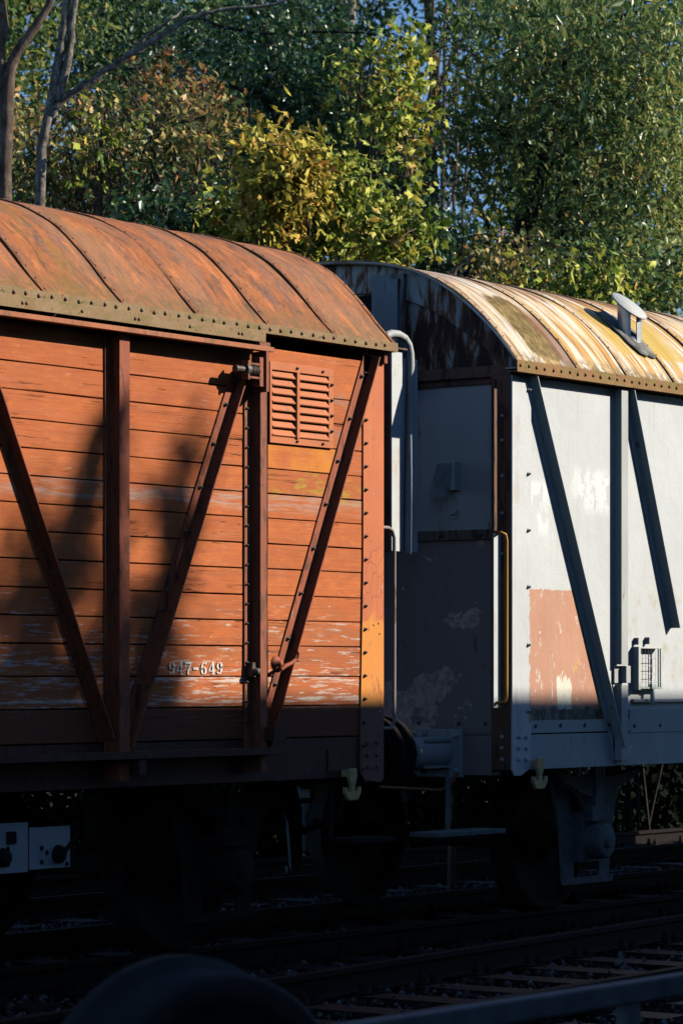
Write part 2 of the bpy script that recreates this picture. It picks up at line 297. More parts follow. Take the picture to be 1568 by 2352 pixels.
# ---------------------------------------------------------------- mesh helpers
class MB:
    def __init__(s): s.v = []; s.f = []; s.sm = []; s.cut = []
    def add(s, vs, fs, smooth=False):
        o = len(s.v); s.v += [tuple(p) for p in vs]; s.f += [tuple(i+o for i in f) for f in fs]; s.sm += [smooth]*len(fs); return s
    def box(s, x0, x1, y0, y1, z0, z1):
        return s.add([(x0,y0,z0),(x1,y0,z0),(x1,y1,z0),(x0,y1,z0),(x0,y0,z1),(x1,y0,z1),(x1,y1,z1),(x0,y1,z1)],
                     [(0,3,2,1),(4,5,6,7),(0,1,5,4),(1,2,6,5),(2,3,7,6),(3,0,4,7)])
    def prism_y(s, pts, y0, y1):                    # outline in X-Z, thickness in Y (convex or simple)
        n = len(pts); vs = [(x, y0, z) for x, z in pts]+[(x, y1, z) for x, z in pts]
        return s.add(vs, [tuple(range(n)), tuple(reversed(range(n, 2*n)))]+[(i, (i+n), (i+1) % n+n, (i+1) % n) for i in range(n)])
    def prism_x(s, pts, x0, x1):                    # outline in Y-Z
        n = len(pts); vs = [(x0, y, z) for y, z in pts]+[(x1, y, z) for y, z in pts]
        return s.add(vs, [tuple(range(n)), tuple(reversed(range(n, 2*n)))]+[(i, (i+n), (i+1) % n+n, (i+1) % n) for i in range(n)])
    def sweep(s, p0, p1, prof):                     # prof = closed list of (a,b): a along the wall, b out of it
        p0 = Vector(p0); p1 = Vector(p1); d = (p1-p0).normalized(); out = Vector((0, -1, 0)); a = d.cross(out)
        if a.x < 0: a = -a
        n = len(prof); vs = [p+a*u+out*w for p in (p0, p1) for u, w in prof]
        return s.add(vs, [tuple(range(n)), tuple(reversed(range(n, 2*n)))]+[(i, i+n, (i+1) % n+n, (i+1) % n) for i in range(n)])
    def tube(s, path, r, seg=10, cap=True):
        path = [Vector(p) for p in path]; n = len(path); rr = r if isinstance(r, (list, tuple)) else [r]*n
        vs = []; up = None
        for i, p in enumerate(path):
            t = (path[min(i+1, n-1)]-path[max(i-1, 0)]).normalized()
            if up is None: up = t.orthogonal().normalized()
            else: up = (up-t*up.dot(t)).normalized()
            w = t.cross(up)
            vs += [p+(up*math.cos(2*PI*k/seg)+w*math.sin(2*PI*k/seg))*rr[i] for k in range(seg)]
        fs = [(i*seg+k, i*seg+(k+1) % seg, (i+1)*seg+(k+1) % seg, (i+1)*seg+k) for i in range(n-1) for k in range(seg)]
        s.add(vs, fs, True)
        if cap: s.add(vs[:seg], [tuple(range(seg))]); s.add(vs[-seg:], [tuple(reversed(range(seg)))])
        return s
    def lathe(s, c, axis, prof, seg=32):            # prof = [(t along axis, r)]
        c = Vector(c); ax = Vector(axis).normalized(); u = ax.orthogonal().normalized(); w = ax.cross(u)
        vs = [c+ax*t+(u*math.cos(2*PI*k/seg)+w*math.sin(2*PI*k/seg))*max(r, 1e-4) for t, r in prof for k in range(seg)]
        return s.add(vs, [(i*seg+k, i*seg+(k+1) % seg, (i+1)*seg+(k+1) % seg, (i+1)*seg+k) for i in range(len(prof)-1) for k in range(seg)], True)
    def rivet(s, p, r=.012, n=(0, -1, 0), h=None):
        s.cut.append(len(s.v)); h = h or r*.8; return s.lathe(p, n, [(0, r), (h*.55, r*.85), (h*.9, r*.45), (h, 0)], 8)
    def bolt(s, p, r=.011, l=.022):
        r *= .82; l *= .75                 # hexagon nut with the shank end
        s.cut.append(len(s.v)); x, y, z = p; s.lathe(p, (0, -1, 0), [(0, r*1.5), (.003, r*1.5), (.003, r*1.15), (l*.6, r*1.1), (l*.6, 0)], 6)
        return s.lathe((x, y-l*.6, z), (0, -1, 0), [(0, r*.6), (l*.5, r*.55), (l*.5, 0)], 8)

def top(o):
    while o.parent: o = o.parent
    return o
def row(name, mb, mat, parent):                          # every bolt or rivet near the camera is a part of its own
    cuts = mb.cut+[len(mb.v)]; far = MB(); one = name[:-4]
    for a, b in zip(cuts[:-1], cuts[1:]):
        q = MB() if 11.6 < mb.v[a][0] < 18.8 and mb.v[a][1] < 12 else far
        fs = [i for i, f in enumerate(mb.f) if a <= f[0] < b]; o = len(q.v)-a
        q.v += mb.v[a:b]; q.f += [tuple(k+o for k in mb.f[i]) for i in fs]; q.sm += [mb.sm[i] for i in fs]
        if q is not far: obj(one, q, mat, parent)
    if far.v: obj(one+'s', far, mat, parent)['kind'] = 'stuff'
def obj(name, mb, mat, parent=None, bev=0, **kw):
    if name.endswith('_row'): return row(name, mb, mat, parent)
    if mb.cut and name != 'seam_rivets':                # rivets that sit on a part: parts of it
        rw = MB(); c0 = mb.cut[0]; rw.v = mb.v[c0:]; rw.cut = [c-c0 for c in mb.cut]
        k = [i for i, f in enumerate(mb.f) if f[0] >= c0]; k0 = [i for i, f in enumerate(mb.f) if f[0] < c0]
        rw.f = [tuple(q-c0 for q in mb.f[i]) for i in k]; rw.sm = [mb.sm[i] for i in k]
        b = MB(); b.v = mb.v[:c0]; b.f = [mb.f[i] for i in k0]; b.sm = [mb.sm[i] for i in k0]
        o = obj(name, b, mat, parent, bev, **kw); row('rivet_row', rw, BOLTM if name == 'end_rail' else mat, o if not (parent and parent.parent) else parent); return o
    off = Vector(top(parent).location) if parent else Vector((0, 0, 0))
    me = bpy.data.meshes.new(name); me.from_pydata([tuple(Vector(v)-off) for v in mb.v], [], mb.f)
    me.polygons.foreach_set('use_smooth', mb.sm)
    bm = bmesh.new(); bm.from_mesh(me); bmesh.ops.recalc_face_normals(bm, faces=bm.faces); bm.to_mesh(me); bm.free()
    me.materials.append(mat); o = bpy.data.objects.new(name, me); COL.objects.link(o)
    if parent: o.parent = parent
    if bev:
        b = o.modifiers.new('edge', 'BEVEL'); b.width = bev; b.segments = 2; b.limit_method = 'ANGLE'; b.angle_limit = .7
    for k, v in kw.items(): o[k] = v
    return o
def thing(name, label, cat, loc, group=None):
    o = bpy.data.objects.new(name, None); COL.objects.link(o); o.location = loc; o.empty_display_size = .2
    o['label'] = label; o['category'] = cat
    if group: o['group'] = group
    return o
def tag(o, label, cat, group=None, kind=None):
    if kind: o['kind'] = kind
    if label: o['label'] = label
    if cat: o['category'] = cat
    if group: o['group'] = group
    return o

# ---------------------------------------------------------------- materials
PLK = mat_planks(); RST = mat_red_steel(); CRN = mat_corner(); RRF = mat_red_roof()
DPOST = mat_red_steel('red_lichened_steel', (.36, .10, .045), (.10, .045, .025), (.42, .38, .27))
RIMR = mat_rim('mossy_rim', (.30, .18, .095), (.40, .27, .15), (.26, .20, .085))
RIMW = mat_rim('rusty_mossy_rim', (.42, .22, .10), (.30, .17, .08), (.27, .22, .08))
WRF = mat_white_roof(); WWL = mat_white_wall(); GBL = mat_gable(); ENDM = mat_end()
WST = mat_steel('pale_painted_steel', (.52, .53, .50), amt=.60)
GST = mat_steel('grey_painted_steel', (.62, .66, .60), amt=.62)
BRST = mat_steel('rusty_web_steel', (.20, .10, .06), (.05, .03, .022), .50)
SOLE_R = mat_red_steel('sole_bar_red', (.115, .036, .022), (.035, .018, .012), (.10, .10, .10))
YEL = mat_steel('yellow_rail_paint', (.56, .28, .035), (.30, .12, .04), .58)
CRM = mat_plain('cream_hook_paint', (.80, .55, .24), (.55, .36, .17), 26, .75, .2, .004, 60)
DRK = mat_plain('dark_oily_steel', (.014, .012, .011), (.03, .025, .021), 12, .85, .1)
RAILM = mat_plain('rusty_rail', (.010, .006, .005), (.020, .012, .008), 15, .8, .15)
TREAD = mat_plain('worn_rail_head', (.10, .085, .075), (.16, .13, .11), 10, .45)
SLP = mat_plain('dark_sleeper_wood', (.005, .0045, .004), (.011, .009, .0075), 9)
BAL = mat_ballast()
STONE = None
def mk_stone():
    n = NM('ballast_stone', .9, .2)
    n.color(n.ramp(n.island(), [(0, (.015, .014, .013)), (.6, (.045, .043, .04)), (.93, (.18, .175, .17)), (1, (.10, .06, .03))])); return n.m
STONE = mk_stone()
ALU = mat_plain('galvanised_flue', (.42, .42, .41), (.56, .56, .54), 14, .4, .5, .002, 40, .6)
DISC = mat_plain('galvanised_disc', (.46, .46, .44), (.56, .55, .51), 7, .6, .4)
FELT = mat_plain('grey_bitumen_patch', (.09, .08, .07), (.28, .26, .23), 11, .85)
NUMW = (lambda: (lambda n: (n.color(n.mix(n.step(n.noise(n.pos((30, 30, 45)), 1, 7, .7), .55, .62), (.82, .79, .73), (.62, .26, .13))), n.m)[1])(NM('stencil_white', .8, .2)))()
BOUNCE_DARK = mat_plain('bounce_dark_end_boards', (.05, .03, .022), (.09, .05, .035), 6)  # end boards darkened to cut red light bounced onto the pale wagon
WIRE = mat_plain('bright_wire', (.5, .5, .48), (.6, .6, .58), 20, .4, .5)
BOLTM = mat_plain('dark_bolt', (.06, .035, .025), (.16, .12, .09), 30, .5, .4)

# ================================================================ RED WAGON
YW = 10.68; YC = 12.07
red = thing('covered_goods_wagon', 'red wooden covered goods wagon with rusty rounded roof, sliding door and louvre', 'railway wagon', (10.4, YC, 0))
RX0, RX1 = 5.72, 15.07
P_OUT = .065                                         # depth of all angle irons
PZ = [1.20, 1.377, 1.543, 1.711, 1.853, 1.992, 2.137, 2.277, 2.417, 2.555, 2.693, 2.837, 2.980, 3.122, 3.36]
def planks(x0, x1, y, z_list, jig=.0015, thick=.03):
    mb = MB()
    for a, b in zip(z_list[:-1], z_list[1:]):
        j = random.uniform(-jig, jig); g = .0018+random.uniform(0, .0022); c = .0025
        ya = y+j; yb = y+thick
        prof = [(ya+c, a+g), (ya, a+g+c), (ya, b-g-c), (ya+c, b-g), (yb, b-g), (yb, a+g)]
        # slight waviness: split the board along its length
        n = max(2, int((x1-x0)/.25)); vs = []; 
        for i in range(n+1):
            x = x0+(x1-x0)*i/n; w = random.uniform(-.0009, .0009); dz = random.uniform(-.0012, .0012)
            vs += [(x, p+w, q+dz) for p, q in prof]
        k = len(prof); fs = [(i*k+q, i*k+(q+1) % k, (i+1)*k+(q+1) % k, (i+1)*k+q) for i in range(n) for q in range(k)]
        fs += [tuple(range(k)), tuple(reversed(range(n*k, n*k+k)))]
        mb.add(vs, fs)
    return mb
door_x0, door_x1 = 11.30, 13.955
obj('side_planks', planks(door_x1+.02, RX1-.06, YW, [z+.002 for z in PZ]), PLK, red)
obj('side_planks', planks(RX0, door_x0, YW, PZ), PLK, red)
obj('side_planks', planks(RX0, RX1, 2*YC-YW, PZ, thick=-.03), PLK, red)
obj('inner_lining', MB().box(RX0+.05, RX1-.03, YW+.032, 2*YC-YW-.032, 1.15, 3.36), DRK, red)
# end wall planks
emb = MB()
for a, b in zip(PZ[:-1], PZ[1:]): emb.box(RX1-.028, RX1, YW+.05, 2*YC-YW-.05, a+.004, b-.004)
obj('end_planks', emb, BOUNCE_DARK, red)
emb = MB()
for a, b in zip(PZ[:-1], PZ[1:]): emb.box(RX0, RX0+.028, YW+.05, 2*YC-YW-.05, a+.004, b-.004)
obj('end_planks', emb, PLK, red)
# sliding door ------------------------------------------------
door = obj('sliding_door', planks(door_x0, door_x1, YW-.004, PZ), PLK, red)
Lp = lambda w, t=.009: [(0, 0), (w, 0), (w, P_OUT), (w-t, P_OUT), (w-t, t), (0, t)]            # angle iron, web on the +X side
Zp = lambda w, v, t=.009: [(0, 0), (w, 0), (w, P_OUT-t), (w+v, P_OUT-t), (w+v, P_OUT), (w-t, P_OUT), (w-t, t), (0, t)]
def XW(px): return XY(px, YW)
# upright in the middle of the door
xa = XW(237)
obj('door_post', MB().sweep((xa, YW-.006, 1.0), (xa, YW-.006, 3.33), Zp(.058, .073)), RST, door, .0015)
xb = XW(557)
dp = MB().sweep((xb, YW-.006, 1.02), (xb, YW-.006, 3.23), Zp(.078, .050))
obj('door_post', dp, DPOST, door, .0015, label='lichened steel post on the closing edge of the door')
b2 = MB(); p0 = (XW(513.5), YW-.006, ZY(513.5, 900, YW)); p1 = (XW(297.5), YW-.006, ZY(297.5, 1596, YW))
def ext(p, q, z): t = (z-p[2])/(q[2]-p[2]); return (p[0]+(q[0]-p[0])*t, p[1], z)
obj('door_brace', b2.sweep(ext(p0, p1, 1.20), ext(p0, p1, 3.20), Lp(.078)), RST, door, .0015)
def bolts_on(line0, line1, zs, off, m, parent, nm='bolt_row'):
    mb = MB()
    for z in zs:
        p = ext(line0, line1, z); mb.bolt((p[0]+off, p[1]-.009, p[2]))
    return obj(nm, mb, m, parent)
bolts_on(p0, p1, [1.50, 1.9, 2.32, 2.56, 2.80, 3.02], .030, BOLTM, door)
p0 = (XW(52), YW-.006, ZY(52, 1300, YW)); p1 = (XW(158), YW-.006, ZY(158, 1560, YW))
q0 = (XW(16.), YW-.006, ZY(16., 1060, YW)); q1 = (XW(222.), YW-.006, ZY(222., 1690, YW))
obj('door_brace', MB().sweep(ext(q0, q1, 1.20), ext(q0, q1, 3.25), Lp(.055)), RST, door, .0015)
bx = MB()
for k in range(19): bx.bolt((xb+.016, YW-.014, 1.30+k*.107), .008, .018)
obj('bolt_row', bx, BOLTM, door)
bx = MB()
for k in range(12): bx.bolt((xa+.035, YW-.014, 1.30+k*.17), .006, .014)
obj('bolt_row', bx, BOLTM, door)
# latch at the top: bracket, rod and spring
lx = XY(603, 10.55); lz = ZY(590, 852, 10.57)
lm = MB(); y0 = YW-.115
lm.box(lx-.02, lx+.012, y0-.012, YW-.07, lz-.085, lz+.075)
lm.box(lx-.115, lx-.02, y0-.010, y0+.03, lz+.028, lz+.040)
lm.box(lx-.115, lx-.02, y0-.010, y0+.03, lz-.046, lz-.034)
lm.box(lx-.127, lx-.113, y0-.016, y0+.035, lz-.055, lz+.050)
latch = obj('door_latch', lm, DPOST, door, .0015)
rd = MB().tube([(lx-.215, y0+.008, lz), (lx+.004, y0+.008, lz)], .019, 14)
rd.tube([(lx-.135, y0+.008, lz), (lx-.105, y0+.008, lz)], .034, 14)
obj('latch_bolt', rd, BOLTM, latch)
sp = [(lx-.11+.09*t/60, y0+.008+.027*math.cos(t*2*PI*7/60), lz+.027*math.sin(t*2*PI*7/60)) for t in range(61)]
obj('latch_spring', MB().tube(sp, .0035, 6), BOLTM, latch)
# hook at the foot
hx, hz = XW(612), ZY(612, 1530, YW)
hk = MB().tube([(hx, YW-.10, hz-.02), (hx+.03, YW-.105, hz+.0), (hx+.09, YW-.10, hz+.015), (hx+.14, YW-.095, hz+.035), (hx+.17, YW-.09, hz+.03), (hx+.175, YW-.09, hz+.07), (hx+.165, YW-.09, hz+.085)], [.011, .013, .011, .010, .010, .009, .006], 10)
hk.lathe((hx-.01, YW-.068, hz+.015), (0, -1, 0), [(0, .042), (.008, .042), (.008, .020), (.045, .018), (.045, 0)], 16)
obj('door_hook', hk, RST, door)
hk2 = MB().box(hx-.19, hx-.145, YW-.05, YW-.008, hz-.06, hz+.02); hk2.lathe((hx-.17, YW-.05, hz-.03), (0, -1, 0), [(0, .02), (.03, .018), (.03, 0)], 10)
obj('door_staple', hk2, BOLTM, door)
# upper rail of the door
YR = 10.535
rl = MB(); rl.box(door_x0-2.3, XY(611, YR), YR, YR+.012, 3.365, 3.428); rl.box(door_x0-2.3, XY(611, YR), YR+.012, YW+.02, 3.415, 3.424)
drl = obj('door_rail_cover', rl, RIMR, red, .002)
rv = MB()
for k in range(10): rv.rivet((10.95+k*.29+.13*(k % 3), YR, 3.395), .011)
obj('rivet_row', rv, RIMR, drl)
xr = XY(628, 10.56)
obj('door_rail', MB().box(door_x0-2.3, xr, YR+.018, YR+.07, 3.322, 3.348), mat_red_steel('chipped_rail_paint', (.50, .16, .06), (.2, .10, .05), (.42, .42, .38)), red, .002)
obj('rail_bracket', MB().box(xr-.16, xr-.02, YR+.03, YW, 3.338, 3.372).box(xr-.07, xr-.045, YR+.02, YW-.02, 3.10, 3.322), DPOST, red, .002)
# lower rail
obj('lower_door_rail', MB().box(door_x0-2.3, XW(612), YW-.12, YW-.06, 1.115, 1.155).box(door_x0-2.3, XW(612), YW-.06, YW+.0, 1.115, 1.127), SOLE_R, red, .002)
obj('rail_bracket', MB().box(XW(283), XW(300), YW-.11, YW, 1.03, 1.115), SOLE_R, red, .002)
obj('rail_bracket', MB().box(XW(585), XW(615), YW-.13, YW-.01, 1.19, 1.27), SOLE_R, red, .002)
# right bay: louvre
vx0, vx1, vz0, vz1 = 13.972, 14.565, 2.838, 3.288
vf = MB(); t = .045; vy = YW-.018
vf.box(vx0, vx1, vy, YW, vz1-t, vz1); vf.box(vx0, vx1, vy, YW, vz0, vz0+t*.8)
vf.box(vx1-t, vx1, vy, YW, vz0+t*.8, vz1-t); vf.box(vx0, vx0+.02, vy, YW, vz0+t*.8, vz1-t)
xm = XW(676); vf.box(xm-.013, xm+.013, vy-.012, YW, vz0+t*.8, vz1-t)
vent = obj('louvre_vent', vf, RST, red, .0015)
VM = mat_steel('louvre_orange_paint', (.66, .19, .06), (.40, .22, .16), .60, 9.)
vent.data.materials[0] = VM
for (a, b) in ((vx0+.02, xm-.013), (xm+.013, vx1-t)):
    sl = MB(); N = 8; H = (vz1-t)-(vz0+t*.8)
    for k in range(N):
        z1 = vz1-t-H*k/N; z0 = z1-H/N
        sl.add([(a, YW-.002, z1-.001), (b, YW-.002, z1-.001), (b, YW-.024, z0+.009), (a, YW-.024, z0+.009), (a, YW+.0, z1-.006), (b, YW+.0, z1-.006), (b, YW-.020, z0+.004), (a, YW-.020, z0+.004)],
               [(0, 1, 2, 3), (4, 7, 6, 5), (3, 2, 6, 7), (0, 3, 7, 4), (1, 5, 6, 2), (0, 4, 5, 1)])
    obj('louvre_slats', sl, VM, vent)
vb = MB()
for p in [(XW(676), vz1-.022), (XW(735), vz1-.022), (XW(676), vz0+.02), (XW(735), vz0+.02)]: vb.bolt((p[0], vy, p[1]), .008, .016)
for k in range(4): vb.bolt((vx1-.02, vy, vz1-.09-k*.088), .009, .02)
obj('bolt_row', vb, BOLTM, vent)
# right bay brace and corner plate
p0 = (14.862, YW-.001, 3.37); p1 = (13.98, YW-.001, 1.47)
br = obj('brace', MB().sweep(ext(p0, p1, 1.18), ext(p0, p1, 3.42), Lp(.082)), RST, red, .0015)
bolts_on(p0, p1, [1.50, 1.755, 2.01, 2.265, 2.52, 2.77, 3.02, 3.27], .030, BOLTM, br)
cpx = XW(831)
cp = MB().prism_y([(cpx-.03, .99), (cpx+.02, .945), (RX1-.03, .93), (RX1, .95), (RX1, 3.40), (cpx, 3.40), (cpx, 2.2), (cpx-.03, 1.2)], YW-.010, YW-.001)
cp.box(RX1-.009, RX1, YW-.001, YW+.10, .95, 3.40)
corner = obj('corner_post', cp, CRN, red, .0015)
cb = MB()
for k in range(18): cb.bolt((cpx+.022-.02*(k > 8)*(k-8)/9, YW-.010, 3.29-k*.134), .010, .022)
for k in range(2):
    for j in range(3): cb.rivet((cpx+.04+.09*k, YW-.010, 1.02+.07*j), .013)
for q in ((1.84, .10), (1.85, .15), (1.79, .16)): cb.rivet((cpx+q[1], YW-.010, q[0]), .006)
obj('bolt_row', cb, BOLTM, corner)
# stencilled number
def digits(text, x0, z0, w, h, y):
    mb = MB()
    def poly(pts, ox): mb.prism_y([(x0+ox+px*w/6.5, z0+pz*h/10) for px, pz in pts], y-.0006, y)
    def ring(ox, cx, cz, rx, rz, th, tv, a0, a1, n=8):
        for i in range(n):
            a = math.radians(a0+(a1-a0)*i/n); b = math.radians(a0+(a1-a0)*(i+1)/n)
            f = lambda g, k: (cx+math.cos(g)*(rx-k*th), cz+math.sin(g)*(rz-k*tv))
            poly([f(a, 0), f(b, 0), f(b, 1), f(a, 1)], ox)
    ox = 0
    for ch in text:
        if ch in '96':
            fl = (lambda p: p) if ch == '9' else None
            if ch == '9':
                ring(ox, 3, 6.9, 2.7, 3.1, 1.5, .6, 100, 260); ring(ox, 3, 6.9, 2.7, 3.1, 1.5, .6, -80, 80)
                ring(ox, 2.2, 5.0, 3.5, 5.0, 1.5, .9, -75, 15)
                ring(ox, 1.6, 1.2, .9, .9, .85, .85, 0, 360, 8)
            else:
                ring(ox, 3, 3.1, 2.7, 3.1, 1.5, .6, 100, 260); ring(ox, 3, 3.1, 2.7, 3.1, 1.5, .6, -80, 80)
                ring(ox, 3.8, 5.0, 3.5, 5.0, 1.5, .9, 105, 195)
                ring(ox, 4.6, 8.8, .9, .9, .85, .85, 0, 360, 8)
        elif ch == '4':
            poly([(3.6, .9), (5.1, .9), (5.1, 10), (3.6, 10)], ox); poly([(2.7, 0), (6.0, 0), (6.0, .7), (2.7, .7)], ox)
            poly([(3.2, 9.6), (3.2, 8.2), (.8, 3.4), (0, 3.4)], ox); poly([(0, 2.4), (3.2, 2.4), (3.2, 3.1), (0, 3.1)], ox); poly([(5.3, 2.4), (6.4, 2.4), (6.4, 3.1), (5.3, 3.1)], ox)
        elif ch == '7':
            poly([(.3, 8.3), (6.2, 8.3), (6.2, 10), (.3, 10)], ox); poly([(.3, 6.8), (.9, 6.8), (1.2, 8.3), (.3, 8.3)], ox)
            poly([(5.0, 7.9), (6.2, 7.9), (4.3, 3.6), (4.2, 0), (2.2, 0), (2.6, 3.6)], ox)
        elif ch == '-': poly([(.6, 3.6), (5.2, 3.6), (5.2, 5.6), (.6, 5.6)], ox)
        ox += w*1.17
    return mb
tx0, tx1 = XY(385, YW), XY(510, YW); cw = (tx1-tx0)/(7*1.17-.17)
obj('wagon_number', digits('947-649', tx0, ZY(440, 1549, YW), cw, .067, YW-.0078), NUMW, red)
# sole bar and underframe
sb = MB().box(RX0, cpx-.03, YW+.0, YW+.012, .965, 1.196).box(RX0, RX1-.02, YW+.012, YW+.06, .965, .985).box(RX0, RX1, YW+.012, YW+.05, 1.17, 1.196)
obj('sole_bar', sb, SOLE_R, red, .002)
obj('sole_bar', MB().box(RX0, RX1, 2*YC-YW-.05, 2*YC-YW, .965, 1.196), SOLE_R, red)
obj('floor_frame', MB().box(RX0+.1, RX1-.1, YW+.2, 2*YC-YW-.2, 1.05, 1.15).box(RX0+.1, RX1-.1, YC-.35, YC-.27, .9, 1.05).box(RX0+.1, RX1-.1, YC+.27, YC+.35, .9, 1.05), DRK, red)
obj('label_plate', MB().box(XW(752), XW(774), YW-.006, YW, 1.00, 1.13), SOLE_R, red, .002)
for xx, nn in ((RX1, 1), (RX0, -1)):
    obj('headstock', MB().box(min(xx, xx-nn*.06), max(xx, xx-nn*.06), YW+.10, 2*YC-YW-.10, .93, 1.196), SOLE_R, red)
def anchor(px, y_top, y_bot, Y, mat, parent):          # rope hook: stem flaring into two upturned flukes
    x, _, z1 = W(px, y_top, Y); z0 = ZY(px, y_bot, Y); h = z1-z0; s = h/.185
    o = [(-.034, .185), (-.038, .13), (-.018, .085), (-.020, .055), (-.036, .040), (-.052, .050), (-.060, .075), (-.078, .078), (-.078, .045), (-.055, .012), (-.040, 0)]
    pts = [(x+a*s, z0+b*s) for a, b in o]+[(x-a*s, z0+b*s) for a, b in reversed(o)]
    mb = MB().prism_y(pts, Y-.012, Y+.012); mb.box(x-.033*s, x+.033*s, Y+.012, YW+.03, z1-.05*s, z1-.01*s)
    return obj('rope_hook', mb, mat, parent, .004)
anchor(808, 1765, 1838, YW-.05, CRM, red)
def roof_profile(pts, n=44):                            # pts: half profile from the eave to the crown
    full = pts+[(-a, z) for a, z in reversed(pts[:-1])]; out = []
    P = [Vector((a, 0, z)) for a, z in full]
    for i in range(len(P)-1):
        q0 = P[max(i-1, 0)]; q1 = P[i]; q2 = P[i+1]; q3 = P[min(i+2, len(P)-1)]
        for k in range(3):
            t = k/3; out.append(.5*((2*q1)+(q2-q0)*t+(2*q0-5*q1+4*q2-q3)*t*t+(3*q1-q0-3*q2+q3)*t**3))
    out.append(P[-1]); return [(v.x, v.z) for v in out]
RP = roof_profile([(-1.455, 3.472), (-1.33, 3.595), (-1.191, 3.745), (-1.013, 3.905), (-.854, 3.998), (-.694, 4.066), (-.45, 4.125), (-.2, 4.155), (0, 4.163)])
WP = roof_profile([(-1.473, 3.480), (-1.356, 3.632), (-1.231, 3.762), (-1.105, 3.874), (-.978, 3.964), (-.818, 4.048), (-.64, 4.112), (-.41, 4.164), (-.195, 4.187), (0, 4.195)])
def roof(prof, x0, x1, seams, m, parent, name='roof'):
    mb = MB(); nx = int((x1-x0)/.06); k = len(prof); vs = []
    for i in range(nx+1):
        x = x0+(x1-x0)*i/nx
        for a, z in prof:
            d = .004*math.sin(x*5.1+a*3)*math.cos(a*4+x*2.2)+.0025*math.sin(x*13+a*7)
            sd = min(abs(x-s) for s in seams); d += -.004*math.exp(-(sd/.03)**2)
            vs.append((x, YC+a*(1+d/1.5), z+d))
    fs = [(i*k+j, i*k+j+1, (i+1)*k+j+1, (i+1)*k+j) for i in range(nx) for j in range(k-1)]
    mb.add(vs, fs, True); o = obj(name, mb, m, parent)
    s = o.modifiers.new('thick', 'SOLIDIFY'); s.thickness = .014; s.offset = -1
    return o
SEAM_RIV = {}
def seam(prof, x, m, parent, n_r=26, w=.022, h=.007, edge=False):
    mb = MB(); rvm = SEAM_RIV.setdefault(parent.name, MB()); vs = []; k = len(prof); C = Vector((0, 0, 2.6))
    for i, (a, z) in enumerate(prof):
        p, q = prof[max(i-1, 0)], prof[min(i+1, k-1)]; tn = Vector((q[0]-p[0], 0, q[1]-p[1])).normalized(); nn = Vector((-tn.z, tn.x)) if False else Vector((-tn.z, 0, tn.x))
        if nn.z < 0: nn = -nn
        for dx, hh in ((-w, -.006), (-w, h*.9+random.uniform(-.001, .001)), (-w*.2, h), (w, h*.15), (w, -.006)):
            vs.append((x+dx, YC+a+nn.x*hh, z+nn.z*hh))
    fs = [(i*5+j, (i+1)*5+j, (i+1)*5+j+1, i*5+j+1) for i in range(k-1) for j in range(4)]
    mb.add(vs, fs)
    for i in range(n_r):
        t = (i+.5)/n_r*(k-1); j = int(t); f = t-j; p, q = prof[j], prof[j+1]; tn = Vector((q[0]-p[0], 0, q[1]-p[1])).normalized(); nn = Vector((-tn.z, 0, tn.x))
        if nn.z < 0: nn = -nn
        a = p[0]+(q[0]-p[0])*f; z = p[1]+(q[1]-p[1])*f
        rvm.rivet((x+w*.35, YC+a+nn.x*h*.5, z+nn.z*h*.5), .0085, tuple(nn), .007)
    return obj('roof_seam', mb, m, parent)
rs = [11.44+.617*k for k in range(-9, 6)]
SEAMR = mat_plain('rusty_seam', (.13, .055, .028), (.36, .15, .07), 14, .85, .2, .004, 50)
SEAMW = mat_plain('rusty_pale_seam', (.16, .07, .035), (.55, .38, .20), 14, .85, .2, .004, 50)
rroof = roof(RP, RX0-.05, RX1+.055, rs, RRF, red)
for s in rs: seam(RP, s, SEAMR, rroof, 34)
seam(RP, RX1+.035, SEAMR, rroof, 40, .018, .006)
def rim(x0, x1, y, z0, z1, m, parent, pitch, r=.0125):
    o = obj('roof_rim', MB().box(x0, x1, y, y+.010, z0, z1).box(x0, x1, y+.010, y+.07, z0, z0+.008), m, parent, .0015)
    mb = MB(); n = int((x1-x0)/pitch)
    for k in range(n): mb.rivet((x0+.03+k*pitch+random.uniform(-.008, .008), y, (z0+z1)/2+.002+random.uniform(-.003, .003)), r*random.uniform(.85, 1.1), h=.011)
    obj('rivet_row', mb, m, o)
    return o
rim(RX0-.05, RX1+.055, YC-1.462, 3.428, 3.480, RIMR, red, .100)
rim(RX0-.05, RX1+.055, YC+1.452, 3.428, 3.480, RIMR, red, .4)
obj('seam_rivets', SEAM_RIV[rroof.name], SEAMR, rroof)['kind'] = 'stuff'
# gable of the red wagon
def gable(prof, x0, x1, zb, inset, m, parent, name='gable'):
    pts = [(YC+a*(1-inset), z-inset*.6) for a, z in prof if z-inset*.6 > zb]
    return obj(name, MB().prism_x([(pts[0][0], zb)]+pts+[(pts[-1][0], zb)], x0, x1), m, parent)
gable(RP, RX1-.03, RX1, 3.36, .02, RST, red); gable(RP, RX0, RX0+.03, 3.36, .02, RST, red)
# handrail on the end of the red wagon
hx = XY(905, 10.76)
hr = [(RX1-.02, 10.76, ZY(905, 1213, 10.76)), (hx-.06, 10.76, ZY(905, 1213, 10.76)), (hx-.02, 10.76, ZY(905, 1219, 10.76)), (hx, 10.76, ZY(905, 1235, 10.76)), (hx, 10.76, 1.28), (hx-.03, 10.76, 1.24), (RX1-.02, 10.76, 1.24)]
HRM = mat_steel('worn_handrail', (.33, .27, .23), (.20, .11, .07), .55)
obj('handrail', MB().tube(hr, .011, 10), HRM, red)
